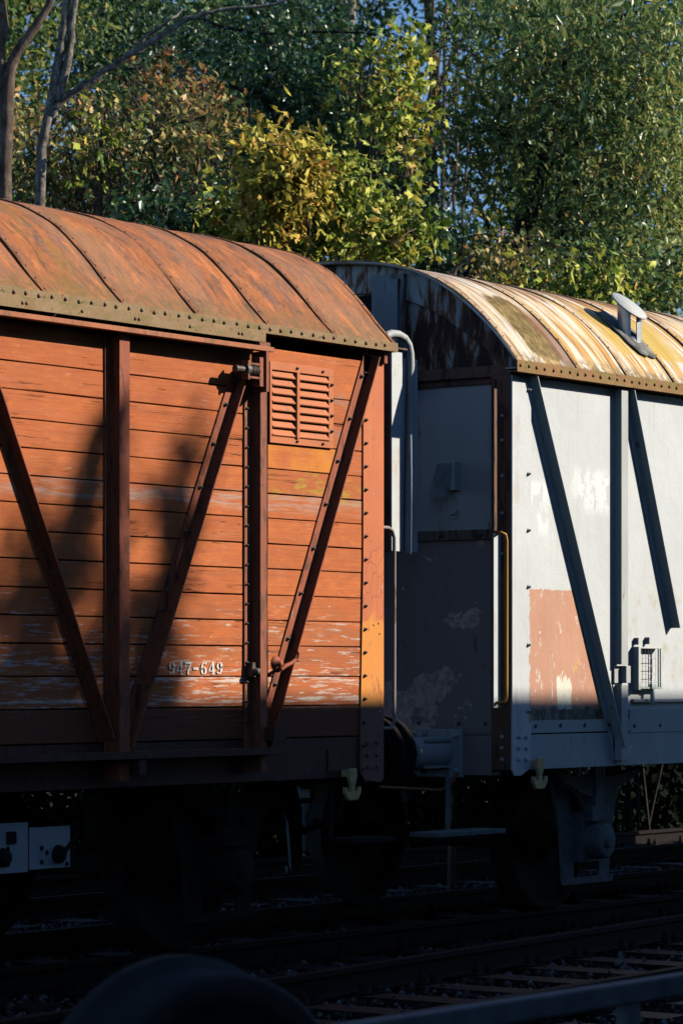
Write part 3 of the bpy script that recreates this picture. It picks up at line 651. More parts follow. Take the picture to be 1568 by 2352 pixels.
# buffers
def buffer(xb, sgn, y, mh, mb_, parent):
    z = 1.065; c = (xb, y, z)
    m = MB().lathe(c, (sgn, 0, 0), [(0, .105), (.36, .105), (.37, .098), (.37, .0)], 28)
    for q in range(4):
        a = q*PI/2+PI/4; m.box(min(xb, xb+sgn*.30), max(xb, xb+sgn*.30), y+math.cos(a)*.115-.008, y+math.cos(a)*.115+.008, z+math.sin(a)*.115-.008, z+math.sin(a)*.115+.008)
    cas = obj('buffer_casing', m, mb_, parent)
    p = MB().box(min(xb, xb+sgn*.025), max(xb, xb+sgn*.025), y-.17, y+.17, z-.15, z+.15)
    for a in (-.13, .13):
        for b in (-.11, .11): p.rivet((xb+sgn*.025, y+a, z+b), .02, (sgn, 0, 0), .02)
    obj('buffer_plate', p, mb_, parent, .004)
    h = MB().lathe(c, (sgn, 0, 0), [(.37, .075), (.575, .075), (.585, .12), (.60, .225), (.612, .24), (.634, .24), (.645, .225), (.650, .12), (.652, 0)], 40)
    obj('buffer_head', h, mh, cas)
for sgn, xb in ((1, RX1), (-1, RX0)):
    for yy in (YC-.875, YC+.875): buffer(xb, sgn, yy, DRK, DRK, red)
# running gear
def wheelset(parent, X, r=.47, m=DRK, yc=YC, zc=None):
    zc = r if zc is None else zc
    for s in (-1, 1):
        y = yc+s*.75; ax = (0, s, 0)
        w = MB().lathe((X, y, zc), ax, [(-.075, r+.028), (-.045, r+.028), (-.035, r+.004), (.06, r-.003), (.065, r-.012), (.065, r-.055), (.03, r-.065), (.0, r*.60), (.0, .16), (.045, .12), (.085, .11), (.085, 0)], 56)
        w.lathe((X, y, zc), ax, [(-.075, r+.028), (-.075, r-.055), (-.04, r-.065), (-.03, r*.60), (-.03, .16), (-.08, .11), (-.08, 0)], 56)
        obj('wheel', w, m, parent)
    obj('axle', MB().tube([(X, yc-1.10, zc), (X, yc+1.10, zc)], .07, 16), m, parent)
def gear(parent, X, mplate, mbox, sides=(-1, 1)):
    for s in sides:
        y = YC+s*1.10; ya, yb = (y-.012, y+.012)
        g = MB().prism_y([(X-.46, .98), (X-.30, .98), (X-.16, .62), (X-.155, .20), (X-.28, .20), (X-.32, .55)], ya, yb)
        g.prism_y([(X+.46, .98), (X+.30, .98), (X+.16, .62), (X+.155, .20), (X+.28, .20), (X+.32, .55)], ya, yb)
        g.box(X-.30, X+.30, y+s*.02-.012, y+s*.02+.012, .19, .235)
        obj('axle_guard', g, mplate, parent, .003)
        sp = MB()
        for k in range(9):
            L = .58-.055*k; n = 10; z0 = .93-.014*k
            vs = []
            for i in range(n+1):
                t = -1+2*i/n; zz = z0-.10*(1-t*t)*.0-.055+.055*(t*t)*(L/.58)**2
                for dy, dz in ((-.045, 0), (.045, 0), (.045, .011), (-.045, .011)): vs.append((X+t*L, y+s*.06+dy, zz+dz))
            sp.add(vs, [(i*4+j, (i+1)*4+j, (i+1)*4+(j+1) % 4, i*4+(j+1) % 4) for i in range(n) for j in range(4)]+[(0, 1, 2, 3), (n*4+3, n*4+2, n*4+1, n*4)])
        sp.box(X-.05, X+.05, y+s*.06-.055, y+s*.06+.055, .70, .90)
        obj('leaf_spring', sp, mplate, parent)
        ab = MB().box(X-.13, X+.13, y-.06, y+.06 if s > 0 else y+.06, .33, .66)
        ab.lathe((X, y+s*.06, .47), (0, s, 0), [(0, .12), (.10, .115), (.115, .10), (.115, .045), (.13, .04), (.13, 0)], 24)
        ab.box(X-.10, X+.10, min(y+s*.05, y+s*.12), max(y+s*.05, y+s*.12), .60, .70)
        obj('axle_box', ab, mbox, parent, .006)
wheelset(red, 13.90); gear(red, 13.90, DRK, DRK)
wheelset(red, 7.0); gear(red, 7.0, DRK, DRK)
obj('brake_cylinder', MB().lathe((14.45, 12.22, .66), (1, 0, 0), [(0, 0), (0, .20), (.05, .21), (.42, .21), (.45, .18), (.50, .05), (.62, .03), (.62, 0)], 24), DRK, red)  # made-up cylinder placed to keep sun off the far wheel
obj('brake_hanger', MB().box(14.62, 14.68, 12.0, 12.03, .6, 1.06).box(14.62, 14.68, 12.41, 12.44, .6, 1.06), DRK, red)  # hangers for the added cylinder
# brake change-over plates under the door
BPL = mat_steel('pale_brake_plate', (.42, .44, .44), (.10, .07, .05), .62)
pb = MB(); yb = 10.86
x0, _, _ = W(0, 1900, yb); za, zb = ZY(60, 1888, yb), ZY(60, 2003, yb)
pl = obj('brake_plate', MB().box(XY(-60, yb), XY(62, yb), yb-.01, yb, zb, za), BPL, red, .003)
pl2 = obj('brake_plate', MB().box(XY(66, yb), XY(158, yb), yb-.012, yb-.002, zb+.01, za-.03), BPL, red, .003)
h = MB().tube([W(128, 1965, yb-.05), W(150, 1955, yb-.07), W(163, 1938, yb-.09), W(178, 1912, yb-.09)], [.016, .013, .012, .015], 10)
h.lathe((XY(130, yb), yb-.012, ZY(130, 1962, yb)), (0, -1, 0), [(0, .05), (.02, .045), (.04, .025), (.04, 0)], 18)
obj('brake_lever', h, DRK, pl2)
rv = MB()
for a, b in ((92, 1948), (104, 1958), (92, 1980), (150, 1948), (150, 1984)): rv.rivet((XY(a, yb), yb-.012, ZY(a, b, yb)), .013)
obj('rivet_row', rv, DRK, pl2)
rv = MB()
for a, b in ((15, 1950), (15, 1985)): rv.rivet((XY(a, yb), yb-.010, ZY(a, b, yb)), .014)
obj('rivet_row', rv, DRK, pl)
obj('plate_window', MB().box(XY(12, yb), XY(32, yb), yb-.02, yb-.010, ZY(20, 1938, yb), ZY(20, 1910, yb)), DRK, pl)
obj('brake_knob', MB().lathe((XY(3, yb), yb-.01, ZY(3, 1970, yb)), (0, -1, 0), [(0, .05), (.03, .04), (.03, 0)], 18), DRK, pl)
# foot step at the end of the red wagon and brake hose rod
def step(px0, px1, yt, Y, parent, mat, hang):
    x0, x1 = XY(px0, Y), XY(px1, Y); z = ZY((px0+px1)/2, yt, Y)
    o = obj('footstep', MB().box(x0, x1, Y-.02, Y+.20, z-.028, z), mat, parent, .003)
    obj('step_hanger', MB().box(x0+hang, x0+hang+.04, Y+.19, Y+.20, z, .97).box(x0+hang, x0+hang+.04, Y+.0, Y+.19, z-.034, z-.028), mat, o)
step(806, 900, 1924, 10.75, red, DRK, .05)
# rusty pipe hanging between the wagons
pz = .93
obj('brake_pipe', MB().tube([W(870, 1808, 11.0), W(930, 1811, 11.0), W(1010, 1815, 11.0), W(1030, 1806, 11.0), W(1050, 1775, 11.0)], .011, 8), mat_plain('rusty_pipe', (.30, .12, .05), (.20, .08, .04)), red)

# ================================================================ WHITE WAGON
white = thing('covered_goods_wagon', 'pale grey metal sided goods wagon with streaked yellow roof and round vent', 'railway wagon', (21., YC, 0))
WX0, WX1 = 16.43, 29.6  # far end lengthened out of view to block sun behind the wagon
WO = YW                                                 # wall plane
wm = MB().box(WX0+.02, WX1, WO, WO+.02, 1.255, 3.40)
obj('side_wall', wm, WWL, white)
obj('side_wall', MB().box(WX0+.02, WX1, 2*YC-WO-.02, 2*YC-WO, 1.0, 3.40), WWL, white)
obj('floor_frame', MB().box(WX0+.15, WX1-.1, WO+.1, 2*YC-WO-.1, 1.05, 1.2), DRK, white)
# bottom flange with bolts and sole beam, left and right of the post
xs = XW(1437)
fl = MB().box(WX0+.21, xs+.03, WO-.010, WO+.012, 1.190, 1.268).box(xs+.03, WX1, WO-.008, WO+.012, 1.175, 1.33)
fo = obj('bottom_flange', fl, WST, white, .002)
fb = MB()
for x in [16.70+.29*k for k in range(4)]: fb.rivet((x, WO-.010, 1.235), .014)
for x in [17.9+.33*k for k in range(34)]: fb.rivet((x, WO-.008, 1.22), .013)
obj('rivet_row', fb, BOLTM, fo)
so = MB().box(WX0+.21, WX1, WO-.004, WO+.010, .965, 1.182).box(WX0+.21, WX1, WO+.010, WO+.08, .965, .978)
obj('sole_bar', so, WST, white, .002)
obj('sole_bar', MB().box(WX0, WX1, 2*YC-WO-.05, 2*YC-WO, .965, 1.2), WST, white)
obj('wall_ledge', MB().box(xs+.06, WX1, WO-.022, WO, 1.372, 1.395), WST, white, .002)
# corner post
xc = WX0+.215
cp = MB().prism_y([(WX0, .965), (WX0+.03, .93), (WX0+.10, .93), (xc, .975), (xc, 3.40), (WX0, 3.40)], WO-.014, WO-.002)
wcorner = obj('corner_post', cp, WWL, white, .002)
obj('corner_web', MB().box(WX0-.004, WX0+.008, WO-.002, WO+.14, .965, 3.40), BRST, white, .002)
cb = MB()
for z in (1.33, 1.74, 2.10, 2.45, 2.80, 3.10+.22): cb.bolt((xc-.035, WO-.014, z), .012, .026)
for i in range(2):
    for j in range(3): cb.rivet((WX0+.07+.085*i, WO-.014, 1.03+.07*j), .015)
obj('rivet_row', cb, WST, wcorner)
wr = MB()
for j in range(3): wr.rivet((WX0-.004, WO+.06, 1.03+.07*j), .014, (-1, 0, 0))
for z in (2.55, 2.78, 3.0, 3.15, 2.3): wr.rivet((WX0-.004, WO+.06, z), .012, (-1, 0, 0))
obj('rivet_row', wr, WST, wcorner)
# bright edge bar beside the corner and the yellow hand rail
yb_ = 10.735; e0, e1 = XY(1134.5, yb_), XY(1140.5, yb_)
obj('edge_bar', MB().box(e0, e1, yb_, yb_+.006, 2.44, 3.37), BRST, white)
e0, e1 = XY(1133.5, yb_), XY(1149, yb_)
obj('edge_bar', MB().box(e0, e1, yb_, yb_+.008, 1.35, 2.42), WWL, white)
yh = 10.665; hx = XY(1162.5, yh)
h = [(XY(1140, 10.74), 10.74, ZY(1162, 1226, yh)), (hx-.04, yh+.015, ZY(1162, 1224, yh)), (hx-.012, yh, ZY(1162, 1228, yh)), (hx, yh, ZY(1162, 1240, yh)), (hx, yh, ZY(1162, 1600, yh)), (hx-.012, yh, ZY(1162, 1611, yh)), (hx-.05, yh+.015, ZY(1162, 1615, yh)), (XY(1140, 10.74), 10.74, ZY(1162, 1614, yh))]
obj('handrail', MB().tube(h, .0105, 12), YEL, white, label='yellow handrail at the wagon corner')
# braces and posts
p0 = (XW(1199), WO-.001, 3.40); p1 = (XW(1398), WO-.001, ZY(1398, 1700, WO))
Lw = [(0, 0), (.062, 0), (.062, .073), (.054, .073), (.054, .008), (0, .008)]
obj('brace', MB().sweep(ext(p0, p1, 1.06), ext(p0, p1, 3.42), Lw), GST, white, .002)
p2 = (XW(1425), WO-.001, ZY(1425, 905, WO)); p3 = (XW(1530), WO-.001, ZY(1530, 1450, WO))
obj('brace', MB().sweep(ext(p2, p3, 1.845), ext(p2, p3, 3.42), Lw), GST, white, .002)
xp = XW(1408)-.02
Zw = [(0, 0), (.03, 0), (.03, .050), (.105, .050), (.105, .058), (.022, .058), (.022, .008), (0, .008)]
obj('wall_post', MB().sweep((xp, WO-.001, 1.62), (xp, WO-.001, 3.40), Zw), WST, white, .002)
obj('wall_post', MB().sweep((xp, WO-.001, 1.0), (xp, WO-.001, 1.49), Zw), WST, white, .002)
obj('post_joint', MB().box(xp+.002, xp+.075, WO-.018, WO-.001, 1.50, 1.612).box(xp+.080, xp+.135, WO-.060, WO-.001, 1.50, 1.612), WST, white, .003, label='cream joint plate bridging the cut post')
xg = XW(1418); obj('gusset', MB().prism_y([(xg, 1.03), (xg+.09, 1.10), (xg+.16, 1.10), (xg+.02, .975), (xg-.04, .975)], WO-.03, WO-.005), GST, white)
for x in (19.7, 21.3, 22.9, 24.5, 26.1, 27.7):
    obj('wall_post', MB().sweep((x, WO-.001, 1.0), (x, WO-.001, 3.40), Zw), WST, white, .002)
# ticket frame with wire grid
fx0, fx1, fz0, fz1 = XW(1449), XW(1503), ZY(1475, 1578, WO), ZY(1475, 1490, WO)
fr = MB(); yf = WO-.055
fr.box(fx0, fx0+.028, yf, WO-.002, fz0-.02, fz1+.012); fr.box(fx1-.018, fx1, yf, yf+.010, fz0, fz1); fr.box(fx1-.045, fx1-.036, yf, yf+.010, fz0, fz1)
fr.box(fx0+.028, fx1, yf, WO-.002, fz0-.012, fz0); fr.box(fx0+.028, fx1+.01, yf, WO-.002, fz1, fz1+.010)
fr.box(fx0+.17, fx0+.19, yf-.008, yf+.015, fz0-.11, fz0-.01); fr.box(fx0+.15, fx0+.21, yf-.012, yf+.010, fz0-.012, fz0+.02)
tf = obj('ticket_frame', fr, GST, white, .002)
wg = MB()
for k in range(5): x = fx0+.055+k*.042; wg.tube([(x, yf+.01, fz0), (x+.004, yf+.006, (fz0+fz1)/2), (x, yf+.01, fz1)], .0013, 5)
for k in range(4): z = fz0+.035+k*.052; wg.tube([(fx0+.028, yf+.006, z), ((fx0+fx1)/2, yf+.003, z-.001), (fx1-.012, yf+.006, z)], .0022, 5)
obj('wire_grid', wg, WIRE, tf)
obj('frame_lug', MB().box(fx0+.03, fx0+.042, WO-.035, WO, fz1+.025, fz1+.07).box(fx0+.17, fx0+.182, WO-.035, WO, fz1+.03, fz1+.075), WST, tf)
# roof
ws = [16.475+.61*k for k in range(0, 22)]
wroof = roof(WP, WX0-.06, WX1+.05, ws, WRF, white)
for s in ws[1:]: seam(WP, s, SEAMW, wroof, 34, .016, .006)
seam(WP, WX0-.04, SEAMW, wroof, 44, .016, .006)
obj('seam_rivets', SEAM_RIV[wroof.name], SEAMW, wroof)['kind'] = 'stuff'
rim(WX0-.06, WX1+.05, YC-1.480, 3.412, 3.486, RIMW, white, .095)
rim(WX0-.06, WX1+.05, YC+1.470, 3.412, 3.486, RIMW, white, .4)
# roof vent with tilted disc
vx, vy_, vz = 18.20, 10.86, 3.76
fp = MB(); k = 0; vs = []; fs = []
def wp_at(y):
    a = y-YC
    for (a0, z0), (a1, z1) in zip(WP[:-1], WP[1:]):
        if a0 <= a <= a1: return z0+(z1-z0)*(a-a0)/(a1-a0)
    return WP[0][1]
cols = 7; rows = 9
for i in range(rows):
    for j in range(cols):
        tt = i/(rows-1); x = vx-.02+(-.15+.27*j/(cols-1))*(.65+.35*math.sin(tt*PI))+random.uniform(-.012, .012)*(j in (0, cols-1)); y = vy_-.13+.36*tt+random.uniform(-.01, .01)*(i in (0, rows-1))
        vs.append((x, y-.004, wp_at(y)+.010+.004*math.sin(i*2+j)))
fs = [(i*cols+j, i*cols+j+1, (i+1)*cols+j+1, (i+1)*cols+j) for i in range(rows-1) for j in range(cols-1)]
patch = obj('vent_flashing', fp.add(vs, fs, True), FELT, white, label='ragged grey bitumen patch round the vent')
sm = patch.modifiers.new('t', 'SOLIDIFY'); sm.thickness = .008; sm.offset = 0
nrm = Vector((0.02, -.66, .75)).normalized()
vzb = wp_at(vy_); topc = Vector((vx-.002, vy_+.030, vzb+.222))
dirn = Vector((0, 0, 1))
m = MB(); m.lathe((vx, vy_+.03, vzb-.10), (0, 0, 1), [(0, .082), (.08, .080), (.10, .074), (.115, .070)], 24)
vp = obj('roof_vent', m, ALU, white)
for a0 in (math.radians(165), math.radians(-58)):
    m = MB(); vs = []
    for k in range(9):
        a = a0+math.radians(105)*(k/8-.5)
        for rr in (.080, .075):
            x, y = vx+math.cos(a)*rr, vy_+.03+math.sin(a)*rr
            for z in (vzb-.03+(y-vy_-.03)*.6, topc.z-.012+(y-topc.y)*.88): vs.append((x, y, z))
    fs = []
    for k in range(8):
        b = k*4; fs += [(b, b+4, b+5, b+1), (b+2, b+3, b+7, b+6), (b+1, b+5, b+7, b+3), (b, b+2, b+6, b+4)]
    fs += [(0, 1, 3, 2), (32, 34, 35, 33)]
    obj('vent_leg', m.add(vs, fs), ALU, vp)
m = MB().lathe(tuple(topc), tuple(nrm), [(-.006, 0), (-.006, .138), (0, .142), (.006, .138), (.010, 0)], 40)
obj('vent_disc', m, DISC, vp, label='tilted pale round rain disc')
# end wall
XE = 16.50
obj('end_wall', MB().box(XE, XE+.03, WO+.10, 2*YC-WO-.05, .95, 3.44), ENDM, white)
g = gable(WP, XE-.02, XE+.02, 3.44, .012, GBL, white)
# proud arch fascia
def arch(prof, x0, x1, w, m, parent, zb=3.45):
    mb = MB(); o = []; i_ = []
    for k, (a, z) in enumerate(prof):
        p, q = prof[max(k-1, 0)], prof[min(k+1, len(prof)-1)]; tn = Vector((q[0]-p[0], q[1]-p[1])).normalized(); nn = Vector((tn.y, -tn.x))
        o.append((YC+a+nn.x*.012, z+nn.y*.012)); ww = w*(.55+.45*min(1, (z-3.45)/.45)); i_.append((YC+a+nn.x*ww, z+nn.y*ww))
    n = len(prof); vs = [(x, y, z) for x in (x0, x1) for y, z in o+i_]
    fs = []
    for k in range(n-1):
        fs += [(k, k+1, n+k+1, n+k), (2*n+k, 3*n+k, 3*n+k+1, 2*n+k+1), (n+k, n+k+1, 3*n+k+1, 3*n+k), (k, 2*n+k, 2*n+k+1, k+1)]
    return obj('arch_fascia', mb.add(vs, fs), m, parent)
arch(WP, XE-.05, XE-.02, .20, GBL, white)
wl = MB().box(XE-.04, XE-.002, WO+.02, 2*YC-WO-.02, 3.40, 3.47).box(XE-.015, XE, WO+.03, 2*YC-WO-.03, 3.36, 3.40)
obj('end_lintel', wl, BRST, white, .002)
obj('drip_spike', MB().box(XE-.10, XE-.0, WO-.06, WO+.02, 3.435, 3.445), WST, white)
eb = MB().box(XE-.02, XE, WO+.10, 2*YC-WO-.12, 2.395, 2.458)
for y in (10.93, 11.24, 11.6, 12.0): eb.rivet((XE-.02, y, 2.427), .016, (-1, 0, 0))
obj('end_rail', eb, mat_steel('rusty_end_rail', (.22, .15, .11), (.07, .04, .03), .50), white, .003)
eb = MB().box(XE-.02, XE, WO+.10, 2*YC-WO-.12, 1.18, 1.30)
for y in (10.9, 11.1, 11.4): eb.rivet((XE-.02, y, 1.25), .014, (-1, 0, 0))
obj('end_rail', eb, ENDM, white, .003)
obj('headstock', MB().box(WX0-.0, XE+.03, WO+.14, 2*YC-WO-.14, .93, 1.176), ENDM, white, .003)
for yy in (YC-.875, YC+.875): buffer(WX0, -1, yy, DRK, WST, white)
for yy in (YC-.875, YC+.875): buffer(WX1, 1, yy, DRK, GST, white)
# gable column and flat dark panel standing in for a recess's shade
ycol0, ycol1 = 11.50, 11.70
obj('gable_column', MB().box(XE-.085, XE-.05, 11.47, 11.72, 3.30, 4.085).box(XE-.11, XE-.085, 11.50, 11.60, 3.30, 4.05), mat_steel('rust_streaked_column', (.22, .25, .26), (.12, .06, .03), .55, 2.), white, .004)
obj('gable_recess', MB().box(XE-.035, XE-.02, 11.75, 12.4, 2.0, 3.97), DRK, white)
# cabinet on the end beside the gangway
gy = 11.19; gx0, gx1 = XY(897, gy), XY(959, gy)
gb = obj('gangway_frame', MB().box(gx0, gx0+.012, gy+.004, gy+.45, 2.305, 3.53), BRST, white, .002)
obj('gangway_side', MB().box(gx0, XY(921, gy), gy-.008, gy+.004, 2.31, 3.545).box(XY(921, gy), gx1, gy, gy+.006, 2.31, 3.50), WWL, gb, .002)
obj('gangway_cap', MB().box(gx0-.03, XY(926, gy), gy-.03, gy+.4, 3.545, 3.556), BRST, gb)
obj('gangway_back', MB().box(gx0+.012, gx1-.01, gy+.03, gy+.44, 2.32, 3.5), DRK, gb)
def apx(x, y): return W(x, y, gy-.026)
pa = [apx(885, 772), apx(899, 766), apx(915, 768), apx(929, 777), apx(938, 792), apx(942, 812), apx(943, 840), apx(940, 1000), apx(937, 1150), apx(935, 1272)]
obj('drain_pipe', MB().tube(pa, .024, 16), WST, white)
# bent lamp bracket plates
ym = XE-.03
def E(x, y, X):                                           # a measured point on a plane X = const
    u = (x-784)/7300; d = X/(CA+SA*u); return (X, d*(SA-CA*u), EYE+(1552-y)/7300*d)
a1, a2 = E(1030, 1062, XE-.02), E(1053, 1127, XE-.02)
bm_ = MB().box(XE-.07, XE, min(a1[1], a2[1]), max(a1[1], a2[1]), a2[2], a1[2])
obj('bracket_box', bm_, GST, white, .004)
q = [E(1003, 1066, XE-.10), E(1036, 1062, XE-.10), E(1030, 1128, XE-.12), E(990, 1118, XE-.14)]
mb = MB().add(q+[(p[0]+.004, p[1], p[2]) for p in q], [(0, 1, 2, 3), (7, 6, 5, 4), (0, 4, 5, 1), (1, 5, 6, 2), (2, 6, 7, 3), (3, 7, 4, 0)])
q = [E(992, 1108, XE-.13), E(1024, 1130, XE-.14), E(1020, 1142, XE-.19), E(987, 1143, XE-.19)]
mb.add(q+[(p[0]+.004, p[1], p[2]) for p in q], [(0, 1, 2, 3), (7, 6, 5, 4), (0, 4, 5, 1), (1, 5, 6, 2), (2, 6, 7, 3), (3, 7, 4, 0)])
obj('bent_plate', mb, mat_steel('bent_plate_paint', (.34, .30, .27), (.30, .15, .08), .55), white)
a1, a2 = E(1034, 1170, XE), E(1049, 1190, XE)
mm = MB().box(XE-.008, XE, a2[1], a1[1], a2[2], a1[2]); mm.rivet((XE-.008, (a1[1]+a2[1])/2, (a1[2]+a2[2])/2), .014, (-1, 0, 0)); obj('small_plate', mm, ENDM, white)
anchor(1238, 1742, 1812, YW-.05, CRM, white)
GREYM = mat_plain('mid_grey_running_gear', (.10, .115, .115), (.18, .19, .18), 16, .8, .2)  # mottled grey, darker than the grey painted steel
wheelset(white, 17.77, m=DRK); gear(white, 17.77, GREYM, GREYM)
wheelset(white, 27.9); gear(white, 27.9, DRK, DRK)
step(1003, 1155, 1908, 10.72, white, GREYM, .38)

# screw coupling and sagging hoses in the gap
cpl = MB(); cpl.tube([(RX1-.02, YC, 1.02), (RX1+.22, YC, 1.02), (RX1+.30, YC, 1.07), (RX1+.33, YC, 1.02), (RX1+.28, YC, .97)], [.03, .03, .026, .022, .014], 10)
for a in (-.045, .045): cpl.tube([(RX1+.27, YC+a, 1.02), (RX1+.55, YC+a, .93), (RX1+.85, YC+a, .93), (RX1+1.10, YC+a, 1.02)], .016, 8)
cpl.tube([(RX1+.56, YC-.16, .93), (RX1+.56, YC+.16, .93)], .02, 8); cpl.tube([(RX1+.70, YC, .93), (RX1+.70, YC, .66)], .013, 8)
obj('screw_coupling', cpl, DRK, red)
for y, x0, sg, pr in ((11.62, RX1, 1, red), (11.70, WX0, -1, white), (12.5, RX1, 1, red), (12.6, WX0, -1, white)):
    obj('brake_hose', MB().tube([(x0, y, .98), (x0+sg*.14, y, .97), (x0+sg*.26, y, .86), (x0+sg*.36, y, .68), (x0+sg*.50, y, .60), (x0+sg*.64, y, .64)], [.018, .022, .024, .024, .024, .03], 10), DRK, pr)
# ================================================================ TRACKS AND GROUND
g = MB(); 
g.add([(-260, -260, -.20), (400, -260, -.20), (400, 400, -.20), (-260, 400, -.20)], [(0, 1, 2, 3)])
tag(obj('ground', g, BAL), None, None, kind='structure')
def rail_mesh(mb, p0, p1, ztop):
    z = ztop; p0 = Vector((*p0, 0)); p1 = Vector((*p1, 0)); d = (p1-p0).normalized(); a = Vector((-d.y, d.x, 0))
    prof = [(-.035, 0), (-.035, -.028), (-.009, -.042), (-.009, -.118), (-.062, -.132), (-.062, -.140), (.062, -.140), (.062, -.132), (.009, -.118), (.009, -.042), (.035, -.028), (.035, 0), (.028, .002), (-.028, .002)]
    n = len(prof); vs = [p+a*u+Vector((0, 0, z+w)) for p in (p0, p1) for u, w in prof]
    mb.add(vs, [tuple(range(n)), tuple(reversed(range(n, 2*n)))]+[(i, i+n, (i+1) % n+n, (i+1) % n) for i in range(n)])
def track(name_label, y0s, x0, x1, y1s=None, group='railway tracks'):
    ymid = sum(y0s)/len(y0s); o = thing('railway_track', name_label, 'railway track', ((x0+x1)/2, ymid, -.2), group)
    y1s = y1s or y0s
    for a, b in zip(y0s, y1s):
        mb = MB(); rail_mesh(mb, (x0, a), (x1, b), 0); obj('rail', mb, RAILM, o)
    return o
def sleepers(o, x0, x1, fy, half=1.25, pitch=.63, chairs=True):
    sl = MB(); ch = MB(); x = x0
    k = 0
    while x < x1:
        ys = fy(x); c = sum(ys)/len(ys); j = random.uniform(-.02, .02)
        sl.box(x-.12, x+.12, min(ys)-.5+j, max(ys)+.5+j, -.30, -.142)
        for y in ys:
            ch.box(x-.09, x+.09, y-.16, y+.16, -.141, -.128)
            for s in (-1, 1):
                ch.lathe((x+s*.03, y+s*.105, -.13), (0, 0, 1), [(0, .026), (.02, .026), (.02, .018), (.055, .018), (.06, .008), (.06, 0)], 7)
                ch.lathe((x-s*.04, y+s*.135, -.13), (0, 0, 1), [(0, .022), (.025, .022), (.03, .012), (.05, .012), (.05, 0)], 6)
        x += pitch; k += 1
    tag(obj('sleepers', sl, SLP, o), None, None, kind='stuff'); tag(obj('rail_fastenings', ch, RAILM, o), None, None, kind='stuff')
t1 = track('rusty track under the two wagons', [YC-.75, YC+.75], -8, 60); sleepers(t1, -6, 40, lambda x: [YC-.75, YC+.75])
fB = lambda x: 9.90+(x-13.45)*.0973; fC = lambda x: 8.34+(x-11.78)*.05
t2 = track('diverging turnout rails in front of the wagons', [fB(2), fC(2)], 2, 34, [fB(34), fC(34)]); sleepers(t2, 3, 28, lambda x: [fB(x), fC(x)])
t3 = track('track behind the wagons nearest the trees', [14.75, 16.25], -8, 60); sleepers(t3, -6, 40, lambda x: [14.75, 16.25])
t4 = track('nearest track that carries the low trolley', [3.89, 5.39], -6, 40); sleepers(t4, -5, 30, lambda x: [3.89, 5.39])
# loose stones
def stones(n, x0, x1, y0, y1, z, s0, s1):
    ico = [(0, 0, 1), (.9, 0, .2), (.2, .85, .3), (-.75, .5, .1), (-.7, -.6, .25), (.3, -.9, .15), (0, 0, -.6)]
    tri = [(0, 1, 2), (0, 2, 3), (0, 3, 4), (0, 4, 5), (0, 5, 1), (6, 2, 1), (6, 3, 2), (6, 4, 3), (6, 5, 4), (6, 1, 5)]
    B = np.array(ico); T = np.array(tri)
    c = np.stack([np.random.uniform(x0, x1, n), np.random.uniform(y0, y1, n), np.full(n, z)+np.random.uniform(-.01, .03, n)], 1)
    s = np.random.uniform(s0, s1, (n, 1, 1))*np.random.uniform(.6, 1.2, (n, 1, 3)); a = np.random.uniform(0, 2*PI, n)
    V = B[None]*s*np.random.uniform(.8, 1.2, (n, 7, 1)); ca, sa = np.cos(a)[:, None], np.sin(a)[:, None]
    V = np.stack([V[..., 0]*ca-V[..., 1]*sa, V[..., 0]*sa+V[..., 1]*ca, V[..., 2]], 2)+c[:, None]
    Fc = T[None]+(np.arange(n)*7)[:, None, None]
    return V.reshape(-1, 3), Fc.reshape(-1, 3)
def np_mesh(name, V, Fc, mat, parent=None):
    me = bpy.data.meshes.new(name); k = Fc.shape[1]; off = np.array(top(parent).location) if parent else np.zeros(3)
    me.vertices.add(len(V)); me.vertices.foreach_set('co', (V-off).ravel().astype(np.float32))
    me.loops.add(Fc.size); me.loops.foreach_set('vertex_index', Fc.ravel().astype(np.int32))
    me.polygons.add(len(Fc)); me.polygons.foreach_set('loop_start', (np.arange(len(Fc))*k).astype(np.int32))
    me.update(calc_edges=True); me.materials.append(mat); o = bpy.data.objects.new(name, me); COL.objects.link(o)
    if parent: o.parent = parent
    return o
V1, F1 = stones(60000, 9, 30, 6.6, 17, -.185, .014, .034)
tag(np_mesh('ballast_stones', V1, F1, STONE), 'grey crushed stone ballast between the rails', 'ballast', kind='stuff')
# foreground wheelset on the near track
fw = thing('rail_trolley', 'low dark rail trolley out of focus in the shade close to the camera', 'trolley', (5.8, 4.64, 0))
WSM = mat_plain('worn_wheel_steel', (.008, .008, .008), (.022, .02, .018), 14, .75, .2, .006, 20)
wheelset(fw, 4.86, .485, WSM, 4.64)
TRM = mat_plain('grey_trolley_frame', (.05, .055, .06), (.10, .11, .11), 9, .7, .3)
obj('frame_bar', MB().box(5.0, 8.1, 3.80, 3.85, .785, .835), TRM, fw, .006)
for x in (5.5, 6.36, 8.0): obj('frame_post', MB().box(x, x+.06, 3.808, 3.845, -.12, .785), TRM, fw, .006)
obj('lower_bar', MB().box(5.42, 8.1, 3.85, 3.88, .24, .28), TRM, fw, .006)
obj('axle_arm', MB().box(4.86, 5.04, 3.72, 3.76, .45, .52).box(5.0, 5.04, 3.72, 3.80, .45, .83), TRM, fw, .004)

